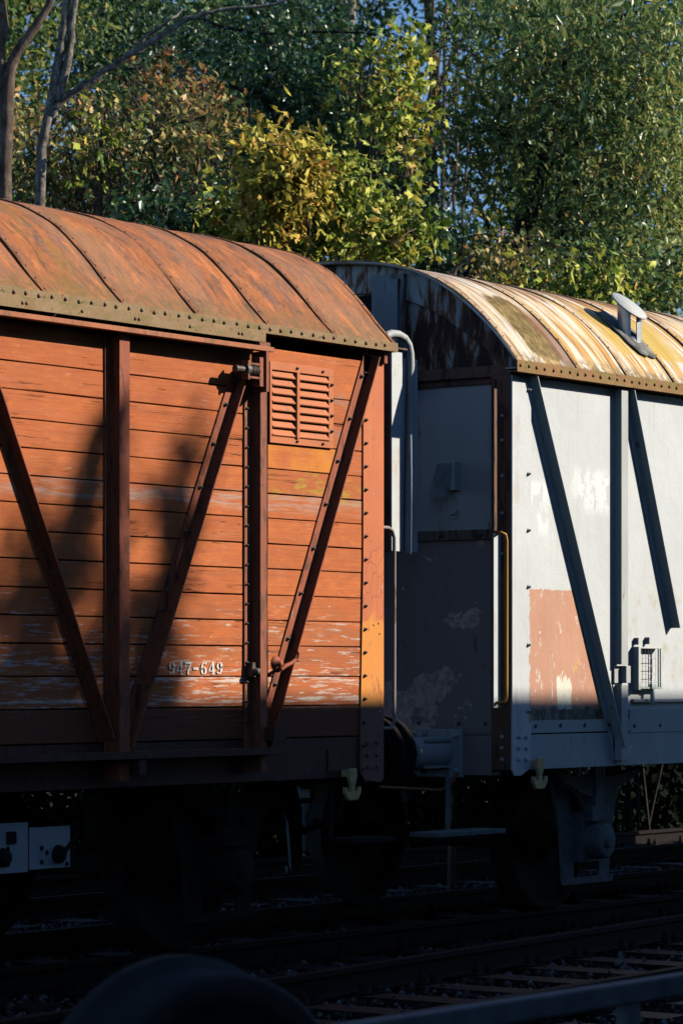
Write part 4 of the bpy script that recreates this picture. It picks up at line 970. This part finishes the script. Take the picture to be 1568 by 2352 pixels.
# ================================================================ SHADE CASTERS ACROSS THE YARD (outside the frame)
EL, AZ = math.radians(28), math.radians(40)
SUN = Vector((math.sin(AZ)*math.cos(EL), -math.cos(AZ)*math.cos(EL), math.sin(EL)))
def toward(p, Y):
    t = (p[1]-Y)/-SUN.y; return (p[0]+SUN.x*t, Y, p[2]+SUN.z*t)
WOOD = mat_plain('weathered_shed_boards', (.06, .045, .035), (.10, .075, .055), 5)
SROOF = mat_plain('dark_shed_roof', (.05, .045, .042), (.08, .07, .065), 5)
SY = 1.5; ztop = toward((15, YW, 1.405), SY)[2]
shed = thing('goods_shed', 'long dark boarded goods shed standing across the yard', 'shed', (19, SY-1.4, 0))
w = MB(); x = 6.8
while x < 31: w.box(x, x+.19, SY-.03, SY-random.uniform(0, .008), -.2, ztop-.25); x += .2
w.box(6.8, 31, SY-2.7, SY-2.66, -.2, ztop-.6); w.box(6.8, 6.84, SY-2.7, SY-.04, -.2, ztop-.6); w.box(30.96, 31, SY-2.7, SY-.04, -.2, ztop-.6)
obj('wall', w, WOOD, shed)
obj('roof', MB().prism_x([(SY+.02, ztop-.12), (SY+.02, ztop), (SY-2.9, ztop-.45), (SY-2.9, ztop-.57)], 6.6, 31.2), SROOF, shed)
for xd in (9, 15, 21, 27):
    dd = MB().box(xd, xd+2.6, SY+.002, SY+.05, .3, 3.1); d_ = obj('door', dd, SROOF, shed); obj('handle', MB().tube([(xd+2.4, SY+.05, 1.3), (xd+2.4, SY+.1, 1.35), (xd+2.4, SY+.1, 1.55), (xd+2.4, SY+.05, 1.6)], .012, 6), ALU, d_)
# tree behind the shed whose limbs fall across the red wagon as soft shadows
BARK_D = mat_bark('dark_bark', (.025, .02, .016), (.05, .04, .032), (.085, .07, .055))
BARK_P = mat_bark('pale_mottled_bark', (.07, .058, .045), (.22, .18, .14), (.46, .40, .33), 18)
BARK_B = mat_bark('brown_bark', (.07, .045, .032), (.15, .10, .07), (.26, .18, .13), 12)
yt = -3.2
st = thing('bare_tree', 'tall thin leaning tree rising behind the shed roof', 'tree', (toward((12.0, YW, -6), yt)[0], yt, -.2))
bx_ = toward((12.0, YW, 1.), yt)
def sh(x, z): return toward((x, YW, z), yt+random.uniform(-.3, .3))
trk = MB(); base = (sh(11.6, 1)[0]-1.0, yt, -.2)
trk.tube([base, (base[0]+.3, yt, 4), sh(11.7, 1.2), sh(11.95, 1.6), sh(12.2, 2.05), sh(12.42, 2.45), sh(12.60, 2.85), sh(12.70, 3.05)], [.25, .24, .15, .15, .14, .11, .06, .02], 10)
trk.tube([sh(11.7, .9), sh(12.5, 1.2), sh(12.95, 1.6), sh(13.08, 2.0), sh(13.2, 2.4), sh(13.30, 2.85)], [.12, .14, .13, .10, .07, .03], 8)
trk.tube([sh(11.7, 1.2), sh(12.3, 1.45), sh(12.6, 1.75), sh(12.62, 2.1)], [.12, .11, .07, .03], 8)
obj('trunk', trk, BARK_D, st)
SHP = []
for x, z, r_, nn in [(12.30, 2.2, .12, 32), (12.08, 1.95, .16, 46), (11.85, 1.48, .20, 90), (12.4, 1.40, .16, 60), (12.90, 1.5, .12, 50), (12.96, 1.95, .11, 36), (11.85, 2.1, .12, 18), (13.1, 2.35, .12, 18), (13.2, 2.7, .10, 12), (12.45, 2.6, .09, 14)]:
    c0 = np.array(sh(x, z)); SHP.append(c0+np.random.normal(0, 1, (nn, 3))*np.array([r_, r_, r_]))
SHP = np.concatenate(SHP)

# ================================================================ FOREST
def unit(v): return v/np.maximum(np.linalg.norm(v, axis=1, keepdims=True), 1e-6)
RHOMB = (np.array([(0, 0, 0), (.42, .5, .10), (1, 0, -.02), (.42, -.5, .10)]), np.array([(0, 1, 2), (0, 2, 3)]))
def star():
    ang = [-180, -140, -118, -95, -62, -45, -22, 0, 22, 45, 62, 95, 118, 140]; rad = [.15, .42, .60, .40, .88, .52, .62, 1.1, .62, .52, .88, .40, .60, .42]
    pts = [(0, 0, .08)]+[(.45+.62*r*math.cos(math.radians(a)), .62*r*math.sin(math.radians(a)), -.05*r) for a, r in zip(ang, rad)]
    n = len(ang); return np.array(pts), np.array([(0, 1+i, 1+(i+1) % n) for i in range(n)])
STAR = star()
def leaves(cl, per, spread, L, Wd, droop, shape=RHOMB, jit=.35):
    per = max(4, int(per*.55)); L, Wd = L*1.28, Wd*1.28
    n = len(cl)*per; c = np.repeat(cl, per, 0)+np.random.normal(0, 1, (n, 3))*np.array(spread)
    nn = unit(np.random.normal(0, 1, (n, 3))+np.array([.45, -.60, .75])*1.0)      # blades turn to the light
    d = np.random.normal(0, 1, (n, 3))+np.array([0, 0, -droop]); d = unit(d-nn*np.sum(d*nn, 1, keepdims=True)); r = np.cross(nn, d)
    # leaves turn their faces partly up and to the light
    s = L*np.random.uniform(1-jit, 1+jit, n)[:, None, None]
    B, T = shape; Bn = B[None]*np.random.uniform(.75, 1.15, (n, 1, 3))+np.random.normal(0, .045 if len(B) > 6 else .0, (n, len(B), 3))
    curl = np.random.uniform(-.35, .25, (n, 1)); Bn[..., 2] += curl*(Bn[..., 0]**2+Bn[..., 1]**2)
    V = (d[:, None]*Bn[..., 0:1]+r[:, None]*Bn[..., 1:2]*(Wd/L)+nn[:, None]*Bn[..., 2:3])*s+c[:, None]
    Fc = T[None]+(np.arange(n)*len(B))[:, None, None]
    return V.reshape(-1, 3), Fc.reshape(-1, 3)
def ell(x, y, dep, rx, ry, rd, n, hollow=.0):              # cluster centres in an ellipsoid; rx, ry measured, rd in metres
    p = np.random.normal(0, 1, (n, 3)); p = p/np.linalg.norm(p, axis=1, keepdims=True)*np.random.uniform(hollow, 1, (n, 1))**(1/2.2)
    rd = max(rd*2.6, 1.2) if dep > 29.6 else rd*1.8; s = dep/7300; c = np.array(F(x, y, dep)); lat = np.array([SA, -CA, 0]); fw_ = np.array([CA, SA, 0])
    return c+p[:, :1]*rx*s*lat+p[:, 1:2]*ry*s*np.array([0, 0, 1])+p[:, 2:]*rd*fw_
THIN = .5
def tree(name, label, cat, ells, per, spread, L, Wd, droop, mat, trunks, bark, shape=RHOMB, group=None, base_px=None, dep=None):
    bx, by, _ = F(base_px, 0, dep)
    o = thing(name, label, cat, (bx, by, -.2), group)
    cl = np.concatenate([ell(*e[:6], max(3, int(e[6]*(1 if shape is STAR else THIN)))) for e in ells]); V, Fc = leaves(cl, per, spread, L, Wd, droop, shape)
    ok = V[:, 2] > -.1
    np_mesh('foliage' if cat != 'tree' else 'crown', V, Fc, mat, o)
    if trunks:
        mb = MB()
        for path, rad in trunks: mb.tube(path, rad, 8)
        obj('stems' if cat != 'tree' else 'trunk', mb, bark, o)
    return o
def wig(pts, rr, sub=4, amp=.04):                           # smooth and roughen a limb
    P = [Vector(p) for p in pts]; out = []; R = []
    for i in range(len(P)-1):
        q0 = P[max(i-1, 0)]; q1 = P[i]; q2 = P[i+1]; q3 = P[min(i+2, len(P)-1)]
        for k in range(sub):
            t = k/sub; v = .5*((2*q1)+(q2-q0)*t+(2*q0-5*q1+4*q2-q3)*t*t+(3*q1-q0-3*q2+q3)*t**3)
            out.append(v+Vector([random.uniform(-1, 1)*amp for _ in range(3)])*(1 if i+k else 0)); R.append((rr[i]+(rr[i+1]-rr[i])*t)*random.uniform(.93, 1.07))
    out.append(P[-1]); R.append(rr[-1]); return [tuple(v) for v in out], R
def G(x, dep): p = F(x, 0, dep); return (p[0], p[1], -.2)
def twigs(cl, n, ln, r=.006):                               # thin twigs through the crown
    out = []
    for k in range(n):
        a = Vector(cl[random.randrange(len(cl))]); d = Vector((random.uniform(-1, 1), random.uniform(-1, 1), random.uniform(-.4, 1))).normalized()*ln*random.uniform(.5, 1.2)
        out.append(wig([a-d*.5, a+Vector((random.uniform(-.1, .1),)*3), a+d*.5], [r*1.3, r, r*.4], 3, .02))
    return out

LF_IVY = mat_leaf('dark_ivy_leaf', [(0, (.014, .045, .016)), (.5, (.035, .095, .030)), (.8, (.09, .15, .05)), (1, (.24, .22, .06))], .22, .33, 1.0)
LF_DARK = mat_leaf('deep_green_leaf', [(0, (.012, .035, .012)), (.5, (.03, .07, .022)), (.9, (.10, .13, .04)), (1, (.26, .16, .04))], .25, .4, .6)
LF_WIL = mat_leaf('long_olive_leaf', [(0, (.03, .075, .022)), (.35, (.085, .155, .045)), (.7, (.21, .26, .075)), (.9, (.40, .34, .10)), (1, (.60, .22, .04))], .36, .33, .9)
LF_WILY = mat_leaf('long_yellowing_leaf', [(0, (0.101, 0.199, 0.052)), (.5, (0.302, 0.351, 0.093)), (.85, (0.605, 0.468, 0.124)), (1, (0.620, 0.304, 0.062))], .32, .4, .5)
LF_YEL = mat_leaf('big_yellow_vine_leaf', [(0, (.06, .12, .018)), (.25, (.17, .25, .03)), (.5, (.42, .42, .06)), (.72, (.66, .50, .08)), (.88, (.58, .28, .05)), (1, (.20, .08, .02))], .35, .42, .5)
LF_MIX = mat_leaf('turning_hedge_leaf', [(0, (.04, .08, .02)), (.35, (.12, .16, .04)), (.6, (.32, .26, .07)), (.82, (.50, .32, .12)), (1, (.52, .18, .06))], .3, .42, .5)
LF_FAR = mat_leaf('far_green_leaf', [(0, (.04, .09, .025)), (.5, (.11, .17, .04)), (.85, (.28, .27, .06)), (1, (.42, .24, .05))], .38, .5, .35)

LF_ORA = mat_leaf('orange_vine_leaf', [(0, (.14, .16, .02)), (.3, (.44, .34, .04)), (.6, (.66, .42, .06)), (.85, (.62, .27, .05)), (1, (.34, .10, .02))], .35, .5, .4)
LF_RUS = mat_leaf('russet_leaf', [(0, (.10, .09, .02)), (.5, (.32, .16, .05)), (1, (.45, .15, .05))], .35, .5, .4)
GT = 'trees along the far side of the yard'
# --- distant wood with gaps of sky
for i, (x, dep, mat, nn) in enumerate([(-330, 66, LF_FAR, 230), (-40, 62, LF_FAR, 260), (260, 70, LF_DARK, 170), (520, 64, LF_DARK, 200), (760, 74, LF_DARK, 150), (980, 70, LF_FAR, 60), (1190, 66, LF_FAR, 120), (1400, 72, LF_DARK, 190), (1640, 66, LF_FAR, 160)]):
    tr = [wig([G(x+random.uniform(-30, 30), dep), F(x+random.uniform(-20, 20), 700, dep), F(x+random.uniform(-40, 40), 200, dep), F(x+random.uniform(-60, 60), -350, dep)], [.20, .17, .13, .05], 3, .08)]
    for k in range(7):
        a = random.uniform(-1, 1); yy = random.uniform(0, 900)
        tr.append(wig([F(x, yy+150, dep), F(x+a*90, yy, dep+a), F(x+a*190, yy-140, dep)], [.06, .045, .02], 3, .08))
    lab = ['thin green tree at the far left edge of the wood', 'green tree beyond the pale leaning trunks', 'dark tree behind the long arching branch', 'dark tree behind the brown shrubs', 'dark tree above the yellow vine', 'thin tree with blue sky showing through, left of the long leaved tree', 'tree behind the black trunk', 'dark tree behind the long leaved crown', 'tree beyond the yellowing crown at right', 'dark tree at the far right edge of the wood'][i]
    nn = nn if i == 5 else int(nn*2.6)
    tree('background_tree', lab, 'tree', [(x, -60, dep, 170, 420, 2.4, nn), (x, 500, dep, 180, 420, 2.4, nn)], 36, (.42, .42, .34), .17, .10, .3, mat, tr, BARK_B if i % 2 else BARK_D, base_px=x, dep=dep, group=GT)
# thin bare saplings in the sky gap
for i, (x, y, w_) in enumerate([(985, 120, .035), (1010, 60, .045), (1040, 150, .03), (1000, 200, .03), (790, -60, .16), (1062, 80, .03)]):
    dep = 50+i*1.3; mb = MB()
    for path, rad in [wig([G(x-8, dep), F(x-5, 900, dep), F(x+4, 450, dep), F(x+10, y-160, dep)], [w_*1.3, w_*1.1, w_, w_*.5], 5, .05)]+[wig([F(x, yy, dep), F(x+s_*35, yy-80, dep), F(x+s_*50, yy-190, dep)], [w_*.5, w_*.35, .008], 3, .05) for yy, s_ in ((800, 1), (640, -1), (520, 1), (380, -1), (300, 1))]:
        mb.tube(path, rad, 7)
    lab = ['slender bare stem in the sky gap, leftmost of the thin ones', 'slender bare stem in the sky gap beside the leftmost one', 'slender bare stem in the right half of the sky gap', 'thinnest bare stem standing low in the sky gap', 'thick pale trunk seen at the top between the crowns', 'slender bare stem against the long leaved tree'][i]
    o = thing('bare_sapling', lab, 'tree', G(x, dep), 'bare stems in the wood'); obj('trunk', mb, BARK_P if i == 4 else BARK_B, o)
V_, F_ = leaves(SHP, 10, (.07, .07, .07), .085, .055, .4)
np_mesh('crown', V_, F_, LF_MIX, st)
# --- left: two leaning trunks and the long arching branch
d0 = 29.6
tr = [wig([G(86, d0), F(88, 1000, d0), F(91, 620, d0), F(92, 470, d0), F(97, 340, d0), F(118, 235, d0), F(136, 130, d0), F(152, 20, d0), F(165, -120, d0), F(190, -320, d0)], [.06, .055, .052, .048, .046, .044, .042, .038, .032, .025], 5, .005),
      wig([F(122, 262, d0), F(135, 240, d0), F(180, 205, d0), F(240, 165, d0), F(300, 125, d0), F(350, 95, d0), F(400, 62, d0), F(450, 38, d0), F(520, 20, d0), F(610, 12, d0), F(700, -15, d0)], [.035, .036, .034, .033, .032, .03, .027, .022, .018, .013, .006], 4, .012),
      wig([F(300, 125, d0), F(350, 75, d0), F(395, 45, d0-.2), F(420, 20, d0)], [.02, .016, .012, .006], 4, .02),
      wig([F(132, 235, d0), F(155, 150, d0), F(165, 60, d0), F(175, -60, d0)], [.05, .04, .035, .02], 4, .02)]
tree('leaning_tree', 'tree with pale leaning trunk and long thin arching branch at upper left', 'tree', [(-60, 40, d0+5, 190, 200, 1.2, 80), (120, -60, d0+5, 220, 120, 1.2, 80), (130, 90, d0+5.5, 160, 190, .8, 80), (560, -120, d0+4, 300, 100, 1.2, 60)], 28, (.16, .16, .16), .075, .045, .4, LF_FAR, tr, BARK_P, base_px=88, dep=d0, group=GT)
tr = [wig([G(8, 29.0), F(9, 1000, 29.0), F(10, 700, 29.0), F(10, 480, 29.0), F(15, 300, 29.0), F(18, 200, 29.0), F(35, 130, 29.0), F(75, 70, 29.0), F(112, 10, 29.0), F(150, -90, 29.0)], [.08, .075, .072, .07, .065, .06, .05, .042, .036, .028], 5, .006),
      wig([F(14, 250, 29.0), F(8, 160, 29.0), F(5, 60, 29.0), F(0, -120, 29.0)], [.06, .05, .045, .03], 4, .03)]
tree('leaning_tree', 'tree with reddish brown trunk leaning right at the left edge', 'tree', [(-120, 120, 37, 150, 240, 1., 60), (20, -160, 37, 200, 120, 1.2, 60)], 26, (.15, .15, .15), .075, .045, .4, LF_MIX, tr, BARK_B, base_px=10, dep=29.0, group=GT)
# dark evergreens behind the branch
tree('evergreen_tree', 'nearly black evergreen behind the arching branch', 'tree', [(300, 90, 42, 130, 260, 1.6, 500), (330, 420, 42, 190, 200, 1.6, 300)], 45, (.15, .15, .15), .085, .05, .5, LF_DARK, [wig([G(310, 42), F(310, 500, 42), F(300, 100, 42), F(305, -200, 42)], [.2, .18, .13, .05], 4, .04)], BARK_D, base_px=310, dep=42, group=GT)
tree('ivy_clad_tree', 'dark tree clad in small glossy ivy leaves above the yellow vine', 'tree', [(620, 170, 37, 210, 190, 1.2, 520), (780, 250, 36.5, 150, 210, 1., 420), (480, 60, 38, 120, 160, 1., 170), (600, 440, 37, 260, 160, 1.0, 300), (860, 420, 36.5, 110, 170, 1., 200)], 45, (.13, .13, .13), .062, .048, .5, LF_IVY,
     [wig([G(650, 37), F(655, 600, 37), F(640, 250, 37), F(600, 60, 37), F(580, -120, 37)], [.2, .17, .12, .08, .04], 4, .04), wig([F(655, 300, 36), F(600, 215, 35.8), F(520, 205, 35.8), F(440, 240, 35.8)], [.05, .045, .03, .01], 4, .03), wig([F(440, 38, 35), F(560, 72, 35), F(640, 78, 35), F(740, 72, 35), F(850, 78, 35), F(950, 95, 35)], [.02, .018, .016, .014, .01, .005], 4, .012)], BARK_D, base_px=650, dep=37, group=GT)
# --- hedge of turning shrubs
GS = 'shrubs along the far side of the yard'
sb_ = [(40, 400, 31.2, 150, 200, 'brown leaved shrub at the left edge above the red roof', LF_MIX, 230), (230, 380, 31.7, 150, 170, 'mixed green and brown shrub behind the red roof', LF_MIX, 260), (420, 330, 31.0, 130, 150, 'rust tinged shrub left of the yellow vine', LF_MIX, 240), (400, 520, 30.2, 190, 120, 'shaded green shrub low behind the red roof', LF_IVY, 260), (-170, 380, 32, 150, 220, 'green shrub outside the left edge', LF_FAR, 150)]
for x, y, dep, rx, ry, lab, mat, nn in sb_:
    e = [(x, y, dep, rx, ry, .42, int(nn*.75)), (x, y+350, dep, rx*1.1, ry*1.6, .5, nn//2)]
    cl = ell(*e[0]); tw = [wig([G(x+random.uniform(-60, 60), dep), F(x+random.uniform(-rx, rx), y+ry, dep), F(x+random.uniform(-rx, rx)*1.05, y-ry*random.uniform(.3, 1.1), dep)], [.02, .014, .005], 4, .05) for _ in range(12)]+twigs(cl, 24, .5, .005)
    tree('shrub', lab, 'shrub', e, 34, (.11, .11, .11), .066, .040, .5, mat, tw, BARK_B, base_px=x, dep=dep, group=GS)
# --- low cover under the trees and an unseen slope added to block low sky
c_ = np.stack([np.random.uniform(10, 48, 4200), np.random.uniform(16.75, 17.4, 4200), np.random.uniform(-.2, .72, 4200)], 1)
Vu, Fu = leaves(c_, 26, (.14, .14, .14), .085, .06, .4)
LF_LOW = mat_leaf('shade_darkened_leaf', [(0, (.004, .008, .004)), (.6, (.012, .026, .010)), (1, (.03, .03, .012))], .1, .7, .1, .5)  # near-black leaf: the dark seen beneath the wagons put into its colour
tag(np_mesh('undergrowth', Vu, Fu, LF_LOW), 'low dark green undergrowth along the foot of the wood', 'undergrowth', kind='stuff')
hm = MB(); NA, NR = 60, 8; hv = []
for i in range(NA+1):
    a = math.radians(150+165*i/NA)
    for j in range(NR+1):
        r = 26+16*j/NR; e = math.sin(min(1, i/6)*PI/2)*math.sin(min(1, (NA-i)/6)*PI/2)
        hv.append((math.cos(a)*r+8, math.sin(a)*r, -.4+5*e*math.sin(j/NR*PI/2)+1.2*math.sin(a*9+j)*math.sin(j/NR*PI)))
hm.add(hv, [(i*(NR+1)+j, i*(NR+1)+j+1, (i+1)*(NR+1)+j+1, (i+1)*(NR+1)+j) for i in range(NA) for j in range(NR)], True)
obj('hills', hm, mat_plain('sky_block_slope', (.015, .022, .010), (.035, .04, .018), 1.5, .9, .1, .3, 3))['kind'] = 'structure'
# --- yellow vine with large lobed leaves
vy = [(640, 430, 28.2, 100, 120, 'yellow and orange vine mass behind the red roof crest', 110, LF_ORA), (760, 470, 30.4, 120, 115, 'bright yellow green vine bush behind the gap between the roofs', 135, LF_YEL), (900, 540, 29, 80, 80, 'yellow green vine leaves above the arch of the pale wagon', 50, LF_YEL), (850, 210, 33.5, 75, 120, 'climbing yellowish vine high in the ivy', 20, LF_YEL), (930, 250, 31.5, 28, 190, 'yellow green vine strand climbing beside the sky gap', 40, LF_YEL), (400, 250, 33.5, 120, 90, 'scattered russet vine leaves hanging left of the ivy', 24, LF_RUS), (580, 520, 29.5, 110, 70, 'low orange yellow vine on the shaded shrub', 60, LF_YEL), (1370, 655, 31, 230, 36, 'low row of yellow green vine leaves behind the pale wagon roof', 34, LF_YEL), (230, 350, 30.5, 60, 60, 'small patch of broad green vine leaves on the brown shrub', 9, LF_YEL)]
for x, y, dep, rx, ry, lab, nn, mat in vy:
    e = [(x, y, dep, rx, ry, .45, nn)]; cl = ell(*e[0])
    tw = [wig([G(x+random.uniform(-40, 40), dep+.3), F(x+random.uniform(-rx, rx)*.7, y+ry, dep+.2), F(x+random.uniform(-rx, rx), y-ry*random.uniform(.2, 1.1), dep)], [.018, .012, .004], 4, .05) for _ in range(7)]+twigs(cl, 14, .45, .005)
    tree('climbing_vine', lab, 'vine', e, 24, (.14, .14, .14), .082, .080, .5, mat, tw, BARK_B, STAR, base_px=x, dep=dep, group='vines in the hedge')
# --- undergrowth right and centre
for x, y, dep, rx, ry, lab, mat, nn in [(1010, 590, 33, 110, 90, 'dark bush rising behind the arch of the pale wagon', LF_IVY, 150), (1150, 620, 32, 110, 70, 'olive undergrowth at the foot of the black trunk', LF_MIX, 130), (1450, 650, 32, 260, 90, 'undergrowth beneath the long leaved tree', LF_WIL, 300), (960, 420, 34, 55, 180, 'narrow dark bush left of the sky gap', LF_IVY, 120)]:
    e = [(x, y, dep, rx, ry, .6, nn), (x, y+350, dep, rx*1.1, ry*2.5, .6, nn//2)]; cl = ell(*e[0])
    tw = [wig([G(x+random.uniform(-60, 60), dep), F(x+random.uniform(-rx, rx), y+ry, dep), F(x+random.uniform(-rx, rx)*1.05, y-ry*random.uniform(.3, 1.3), dep)], [.016, .012, .004], 4, .05) for _ in range(10)]+twigs(cl, 16, .5, .005)
    tree('shrub', lab, 'shrub', e, 34, (.11, .11, .11), .066, .038, .5, mat, tw, BARK_D, base_px=x, dep=dep, group=GS)
# --- right: long leaved drooping tree
dr = 36
tr = [wig([G(1190, dr), F(1198, 640, dr), F(1215, 520, dr), F(1240, 400, dr), F(1262, 300, dr), F(1285, 180, dr), F(1310, 40, dr), F(1330, -200, dr)], [.10, .085, .078, .072, .065, .05, .04, .02], 5, .02),
      wig([G(1285, dr+.6), F(1290, 520, dr+.6), F(1292, 400, dr+.6), F(1300, 250, dr+.6)], [.08, .07, .06, .03], 5, .02)]
for (a, b, c_, d_) in ((1240, 400, 1420, 300), (1262, 300, 1500, 180), (1285, 180, 1120, 60), (1290, 150, 1480, 20), (1300, 80, 1150, -60), (1250, 370, 1120, 300), (1290, 250, 1560, 330), (1290, 420, 1500, 470), (1290, 480, 1420, 560)):
    tr.append(wig([F(a, b, dr), F((a+c_)/2, (b+d_)/2-20, dr-.3), F(c_, d_, dr-.4), F(c_+(c_-a)*.3, d_+20, dr-.4)], [.035, .025, .014, .006], 4, .03))
es = [(1200, 130, dr-.2, 210, 190, 1.2, 350), (1420, 130, dr-.3, 200, 200, 1.2, 330), (1130, 330, dr, 120, 150, .8, 130), (1330, 330, dr-.3, 180, 190, 1.0, 260), (1330, 500, dr, 180, 110, .9, 210), (1250, -160, dr, 330, 180, 1.5, 330)]
cl = np.concatenate([ell(*e) for e in es]); tr += twigs(cl, 60, .6, .006)
tree('long_leaved_tree', 'broad tree with long drooping olive leaves and black trunk at right', 'tree', es, 30, (.15, .15, .17), .108, .038, 1.5, LF_WIL, tr, BARK_D, base_px=1190, dep=dr, group=GT)
es = [(1560, 200, 35, 150, 230, 1.2, 300), (1590, 460, 35, 160, 200, 1.2, 280)]
cl = np.concatenate([ell(*e) for e in es])
tree('long_leaved_tree', 'yellowing tree with long drooping leaves at the right edge', 'tree', es, 30, (.13, .13, .15), .095, .032, 1.5, LF_WILY, [wig([G(1620, 35.5), F(1630, 500, 35.5), F(1640, 200, 35.5), F(1650, -200, 35.5)], [.1, .09, .07, .03], 4, .03)]+twigs(cl, 40, .6, .006), BARK_B, base_px=1620, dep=35.5, group=GT)
# dead stick over the arch
p_, r_ = wig([F(1040, 632, 24), F(1046, 618, 24), F(1062, 603, 24), F(1078, 592, 24), F(1092, 583, 24)], [.02, .018, .015, .013, .009], 3, .004)
p2_, r2_ = wig([G(1035, 24), F(1036, 900, 24), F(1040, 632, 24)], [.03, .025, .02], 3, .02)
tag(obj('dead_branch', MB().tube(p2_+p_[1:], r2_+r_[1:], 8), BARK_B), 'bare grey dead branch poking up above the arch of the pale wagon', 'branch')

# ================================================================ SKY, SUN, CAMERA
w = bpy.data.worlds.new('World'); scene.world = w; w.use_nodes = True
sky = w.node_tree.nodes.new('ShaderNodeTexSky'); sky.sky_type = 'NISHITA'; sky.sun_disc = False
sky.sun_elevation = EL; sky.sun_rotation = math.atan2(SUN.x, SUN.y); sky.ozone_density = 6; sky.dust_density = 0.; sky.air_density = 1.0; sky.altitude = 2000
bg = w.node_tree.nodes['Background']; bg.inputs[1].default_value = .12
w.node_tree.links.new(sky.outputs[0], bg.inputs[0])
sun = bpy.data.lights.new('sun', 'SUN'); sun.energy = 5.0; sun.angle = math.radians(.45); sun.color = (1, .94, .83)
so_ = bpy.data.objects.new('sun', sun); COL.objects.link(so_); so_.rotation_euler = (-SUN).to_track_quat('-Z', 'Y').to_euler(); so_.location = (30, -30, 40)
cam = bpy.data.cameras.new('camera'); co = bpy.data.objects.new('camera', cam); COL.objects.link(co)
cam.sensor_fit = 'VERTICAL'; cam.sensor_height = 36; cam.lens = 7300/2352*36; cam.shift_y = 376/2352; cam.clip_end = 1000; cam.clip_start = .1
cam.dof.use_dof = True; cam.dof.focus_distance = 19.; cam.dof.aperture_fstop = 8
co.location = (0, 0, EYE); co.rotation_euler = Vector((CA, SA, 0)).to_track_quat('-Z', 'Y').to_euler()
scene.camera = co
scene.view_settings.view_transform = 'Standard'; scene.view_settings.look = 'None'; scene.view_settings.exposure = .2; scene.view_settings.gamma = 1
scene.render.engine = 'CYCLES'
scene.cycles.diffuse_bounces = 0; scene.cycles.transmission_bounces = 2; scene.cycles.glossy_bounces = 1; scene.cycles.max_bounces = 4
